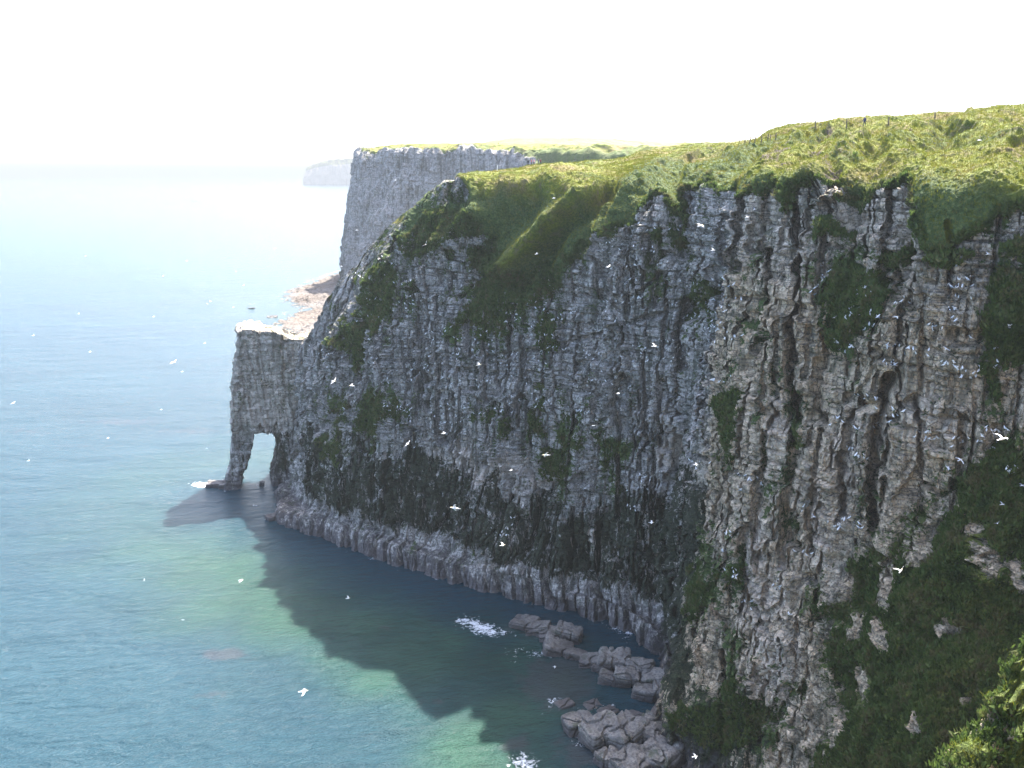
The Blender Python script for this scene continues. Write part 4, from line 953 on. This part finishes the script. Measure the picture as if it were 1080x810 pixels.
# ------------------------------------------------------------------ boulders and ledges in the water
def rock_mat():
    B = NB('wet_boulder_rock')
    n = B.noise((.5, .5, .5), 5, .65); n2 = B.noise((3, 3, 3), 5, .7)
    c = B.ramp(n, (.35, (.12, .11, .10)), (.6, (.235, .215, .185)))
    c = B.mix(B.ramp(n2, (.40, .8), (.52, 0.0)), c, (.06, .055, .05))
    c = B.mix(B.ramp(B.noise((.35, .35, .6), 4, .7), (.56, 0.0), (.64, .8)), c, (.05, .06, .03))
    c = B.mix(B.ramp(sep_pos_z(B), (.08, .85), (.20, 0.0)), c, (.05, .042, .04))
    B.l(c, B.b.inputs['Base Color']); B.b.inputs['Roughness'].default_value = .6
    B.l(B.bump(n2, .35, .8), B.b.inputs['Normal']); return B.m
M_BOUL = rock_mat()
def boulder(name, x, y, wpx, hpx, rot, seed, label, group, flat=1.0, z0=-1.2):
    p = G(x, y + hpx * .35, 0); dist = math.hypot(p[0], p[1], H); ppm = F / dist
    w_ = wpx / ppm; h_ = max(1.5, hpx / ppm * .72) * flat if hpx > 2.5 else .7
    n = 26; bm = bmesh.new(); bmesh.ops.create_cube(bm, size=2); bmesh.ops.subdivide_edges(bm, edges=bm.edges[:], cuts=n, use_grid_fill=True)
    V = np.array([v.co[:] for v in bm.verts]); e = 8.0
    V /= (np.sum(np.abs(V) ** e, 1) ** (1 / e))[:, None]
    Wd = V * np.array([w_ * .5, w_ * .42, h_ * .62]); s3 = seed * 13.1
    Nn = V / np.linalg.norm(V, axis=1)[:, None]
    q = Wd + np.array([s3, s3 * .7, s3 * .3])
    ks = min(1.0, w_ / 6.0)
    d = .14 * w_ * .5 * fbm(q[:, 0] / 2.6, q[:, 1] / 2.6, q[:, 2] / 2.6, 3)
    # joints splitting it in blocks
    d -= .6 * ks * np.exp(-((np.abs(pnoise(q[:, 0] / 3.1, q[:, 1] / 3.1, q[:, 2] / 6)) / .06) ** 4))
    d -= .3 * ks * np.exp(-((np.abs(((q[:, 2] / 1.1) % 1) - .5) / .1) ** 2)) + .09 * -fbm(q[:, 0] / .6, q[:, 1] / .6, q[:, 2] / .6, 2)
    Wd = Wd + Nn * d[:, None]; Wd[:, 2] += Wd[:, 0] * .12 * math.sin(seed)
    for v, c in zip(bm.verts, Wd): v.co = c
    me = bm_obj(name, bm, [M_BOUL], False)
    return put(name, me, (p[0], p[1] + w_ * .2, h_ * .25 + z0 * .3), (.12 * math.sin(seed * 3), .14 * math.cos(seed * 5), math.radians(rot)), 1, label=label, cat='boulder', group=group)
LEDGE = [(553, 657, 22, 12), (568, 663, 20, 14), (583, 669, 22, 14), (600, 668, 22, 17), (590, 684, 24, 13), (608, 690, 16, 11), (622, 697, 16, 13), (634, 703, 14, 12), (648, 697, 26, 24), (642, 715, 16, 14), (662, 714, 20, 20), (676, 706, 22, 22), (690, 716, 20, 20), (680, 730, 18, 16), (700, 730, 18, 20), (712, 742, 14, 14), (704, 748, 12, 10)]
for k, (x, y, a, b) in enumerate(LEDGE):
    boulder('boulder', x, y, a * 1.25, b * 1.25, -28 + (k * 37) % 25, k + 1, 'grey boulder of the jutting rock ledge, %s from its seaward tip' % ['first', 'second', 'third', 'fourth', 'fifth', 'sixth', 'seventh', 'eighth', 'ninth', 'tenth', 'eleventh', 'twelfth', 'thirteenth', 'fourteenth', 'fifteenth', 'sixteenth', 'seventeenth'][k], 'boulders of the jutting rock ledge')
BIG = [(611, 764, 24, 20, 'small low boulder at the left end of the big rounded blocks'), (634, 772, 30, 34, 'tilted square boulder left among the big rounded blocks'), (660, 776, 34, 34, 'tall pale boulder in the middle of the big rounded blocks'), (686, 772, 30, 30, 'broad boulder right among the big rounded blocks, against the black wall'),
       (644, 800, 22, 22, 'boulder at the bottom edge under the tilted square one'), (670, 808, 34, 30, 'mossy boulder at the bottom edge under the tall pale one'), (698, 800, 34, 30, 'boulder at the bottom edge against the black wall'), (625, 742, 14, 8, 'low wet rock awash above the big rounded blocks'), (642, 750, 16, 7, 'long pale rock awash above the big rounded blocks'), (668, 757, 18, 8, 'flat rock awash between ledge and big rounded blocks'), (596, 742, 14, 7, 'reddish rock awash left of the big rounded blocks'), (700, 762, 16, 14, 'small boulder wedged between ledge and black wall')]
for k, (x, y, a, b, lab) in enumerate(BIG):
    boulder('boulder', x, y, a * 1.25, b * 1.15, 15 + (k * 53) % 40, k + 31, lab, 'big rounded blocks at the cliff foot', z0=-1.5 if b > 9 else -3.2)
for k, (x, y, a, b, lab) in enumerate([(226, 511, 17, 6, 'low reddish rock at the foot of the outer arch leg'), (237, 512, 13, 8, 'rounded reddish rock against the outer arch leg'), (276, 511, 5, 3, 'tiny dark rock in the surf inside the arch'), (288, 545, 16, 8, 'low dark rock at the seaward tip of the platform'), (299, 540, 14, 9, 'pale block on the seaward tip of the platform')]):
    boulder('boulder', x, y, a, b, 10 * k, k + 61, lab, 'rocks round the arch', z0=-.8)
for k, (x, y, a, b, lab) in enumerate([(265, 325, 5, 1, 'small rock in the water near the beach'), (286, 334, 8, 1.6, 'dark rock at the edge of the lower beach')]):
    boulder('boulder', x, y, a * 1.3, b * 1.3, 10 * k, k + 81, lab, 'rocks off the beach', z0=-.6)

# ------------------------------------------------------------------ walkers on the headland, fence posts
M_SKIN = simple('skin', (.55, .36, .27), .6); M_HAIR = simple('dark_hair', (.05, .035, .025), .7); M_TROU = simple('dark_trousers', (.035, .038, .05), .8)
JACK = [simple('%s_jacket' % n, c, .8) for n, c in (('red', (.45, .06, .05)), ('navy', (.03, .04, .10)), ('pink', (.60, .30, .30)), ('black', (.02, .02, .022)), ('maroon', (.22, .04, .05)))]
def person_mesh(jm, arm, leg):
    J = [(0, 0, .95), (0, 0, 1.15), (0, 0, 1.38), (0, 0, 1.50), (0, .01, 1.60), (0, .01, 1.72)]
    Rr = [.15, .14, .15, .06, .10, .075]; E = [(i, i + 1) for i in range(5)]
    for s in (-1, 1):
        b = len(J); J += [(s * .19, 0, 1.40), (s * (.24 + .03 * arm), .03, 1.12), (s * .24, .10 + .1 * arm, .90 + .1 * arm), (s * .24, .13 + .12 * arm, .82 + .12 * arm)]; Rr += [.065, .05, .04, .035]
        E += [(2, b), (b, b + 1), (b + 1, b + 2), (b + 2, b + 3)]
        b = len(J); J += [(s * .10, 0, .86), (s * .11, .02 + s * leg * .1, .48), (s * .12, s * leg * .2, .09), (s * .13, .14 + s * leg * .2, .04)]; Rr += [.10, .07, .05, .045]
        E += [(0, b), (b, b + 1), (b + 1, b + 2), (b + 2, b + 3)]
    me = bpy.data.meshes.new('p'); me.from_pydata(J, E, []); o = bpy.data.objects.new('p', me); C.objects.link(o)
    o.modifiers.new('k', 'SKIN'); sv = me.skin_vertices[0].data
    for i, r_ in enumerate(Rr): sv[i].radius = (r_, r_ * .8); sv[i].use_root = i == 0
    o.modifiers.new('s', 'SUBSURF').levels = 1
    m2 = bpy.data.meshes.new_from_object(o.evaluated_get(bpy.context.evaluated_depsgraph_get())); bpy.data.objects.remove(o)
    m2.materials.clear()
    for m in (jm, M_TROU, M_SKIN, M_HAIR): m2.materials.append(m)
    for p in m2.polygons:
        c = p.center; p.use_smooth = True
        p.material_index = 3 if (c.z > 1.66 or (c.z > 1.56 and c.y < -.03)) else (2 if c.z > 1.51 else (1 if c.z < .92 and abs(c.x) < .2 else (2 if c.z < .86 else 0)))
    m2.name = 'person'; return m2
PM = [person_mesh(JACK[i], a, l) for i, (a, l) in enumerate(((0, .3), (.6, .8), (.2, 0), (.9, 1), (0, .6)))]
def stand(x, y): 
    p = surf(x, y, 3); return p
for k, (x, y, j, lab) in enumerate([(557, 174, 3, 'person in black jacket, leftmost of the group on the headland turf'), (560, 174, 0, 'person in red jacket, second from left in the headland group'), (563, 174, 2, 'person in pink top in the middle of the headland group'), (567, 174, 1, 'person in navy jacket, right of the middle of the headland group'), (570, 173, 4, 'person in maroon jacket, rightmost of the headland group'), (606, 170, 3, 'person in black jacket standing alone right of the group on the headland'), (912, 133, 1, 'person in navy jacket on the skyline turf at the upper right'), (524, 152, 3, 'person in black jacket, tiny on the far cliff top, left of the hazy hill'), (508, 153, 1, 'person in navy jacket, leftmost tiny walker on the far cliff top')]):
    p = stand(x, y)
    if p is not None: put('person', PM[j], (p[0], p[1], p[2] - .05), (0, 0, k * 1.4), 1.0, label=lab, cat='person', group='walkers on the cliff top')
M_WOOD = simple('weathered_wood', (.16, .13, .10), .9, .5, 8); M_PW = simple('white_paint', (.8, .8, .78), .6)
def post_mesh(m, h):
    bm = bmesh.new()
    loft(bm, [[(sx * r * (1 + .1 * sy), sy * r, z + (.03 * sx if z > 1 else 0)) for sx, sy in ((-1, -1), (1, -1), (1, 1), (-1, 1))] for r, z in ((.085, -.4), (.08, .4), (.075, h - .04), (.055, h))])
    return bm_obj('fence_post', bm, [m], False)
pm, pw = post_mesh(M_WOOD, 1.35), post_mesh(M_PW, 1.3)
ORD = ['first', 'second', 'third', 'fourth', 'fifth', 'sixth', 'seventh', 'eighth', 'ninth', 'tenth', 'eleventh', 'twelfth']
for k, (x, y) in enumerate([(780, 150), (786, 150), (791, 150), (796, 149), (802, 149), (809, 148), (812, 148), (818, 147), (860, 135), (893, 134), (936, 132), (986, 127)]):
    p = stand(x, y)
    if p is not None: put('fence_post', pm, (p[0], p[1], p[2]), (.06 * math.sin(k * 3), .08 * math.cos(k * 5), k), 1.0, label='weathered wooden fence post on the turf skyline, %s from the left' % ORD[k], cat='fence post', group='fence posts along the cliff top')
p = stand(525, 180)
if p is not None: put('fence_post', pw, p, (0, .03, 0), 1.0, label='white marker post on the headland turf left of the walkers', cat='marker post')

# ------------------------------------------------------------------ tufts of grass and leafy growth
def tufts(name, mask, n, hmin, hmax, mat, blades=5, seed=1, wid=.05):
    r_ = np.random.RandomState(seed)
    idx = np.flatnonzero(mask.ravel()); 
    if not len(idx): return
    # area weighting: grid spacing is finer on the wall than inland
    Q = P2.reshape(-1, 3)
    du = np.linalg.norm(np.gradient(P2, axis=0), axis=-1).ravel()[idx]; dv = np.linalg.norm(np.gradient(P2, axis=1), axis=-1).ravel()[idx]
    dpt = np.maximum(PD.ravel()[idx], 75); wgt = np.clip(du * dv, 0, 1) / (dpt ** .7); wgt /= wgt.sum()
    s_ = r_.choice(idx, n, p=wgt); Pb = Q[s_]; Nn = NZ.reshape(-1, 3)[s_]
    b = np.repeat(Pb, blades, 0) + r_.normal(0, .16, (n * blades, 3)) * np.array([1, 1, .3]); Nb = np.repeat(Nn, blades, 0)
    up = Nb * .5 + np.array([0, 0, .9]) + r_.normal(0, .35, b.shape); up /= np.linalg.norm(up, axis=1)[:, None]
    sd_ = np.cross(up, r_.normal(size=b.shape)); sd_ /= np.linalg.norm(sd_, axis=1)[:, None]
    h = r_.uniform(hmin, hmax, (len(b), 1)) * np.repeat(np.where(PD.ravel()[s_] < 60, .5, 1.0), blades)[:, None]; w_ = h * wid * r_.uniform(.8, 2.2, (len(b), 1))
    bend = np.cross(sd_, up) * h * r_.uniform(-.35, .35, (len(b), 1))
    v = np.stack([b - sd_ * w_ - up * .08, b + sd_ * w_ - up * .08, b + up * h * .6 + sd_ * w_ * .8 + bend * .3, b + up * h + bend, b + up * h * .6 - sd_ * w_ * .8 + bend * .3], 1)
    V = v.reshape(-1, 3); F5 = np.arange(len(V)).reshape(-1, 5)
    me = mesh_np(name, V, F5)
    return tag(link(name, me, mat), kind='stuff')
def leaf_mat(name, c1, c2, c3):
    B = NB(name); n = B.noise((.30, .30, .30), 6, .82)
    B.l(B.ramp(n, (.38, c1), (.5, c2), (.62, c3)), B.b.inputs['Base Color']); B.b.inputs['Roughness'].default_value = .7; B.b.inputs['Specular IOR Level'].default_value = .25
    tr = B.n('ShaderNodeBsdfTranslucent'); B.l(B.b.inputs['Base Color'].links[0].from_socket, tr.inputs[0])
    mx = B.n('ShaderNodeMixShader'); mx.inputs[0].default_value = .35; B.l(B.b.outputs[0], mx.inputs[1]); B.l(tr.outputs[0], mx.inputs[2]); B.l(mx.outputs[0], B.out.inputs['Surface'])
    return B.m
inview = (PX > -30) & (PX < 1110) & (PY > 60) & (PY < 840) & (P2[..., 1] > 8)
tufts('clifftop_grass', (top > .6) & inview & (T > 4.4) & (T < 9.4) & (SS < 20.2), 90000, .12, .36, leaf_mat('clifftop_grass_blades', (.07, .10, .010), (.155, .17, .014), (.165, .13, .035)), 5, 1)
tufts('slope_herbage', (veg > .55) & (top < .6) & inview & (T < 7) , 65000, .25, .65, leaf_mat('slope_leaves', (.028, .048, .012), (.072, .11, .024), (.12, .105, .045)), 5, 2, .16)
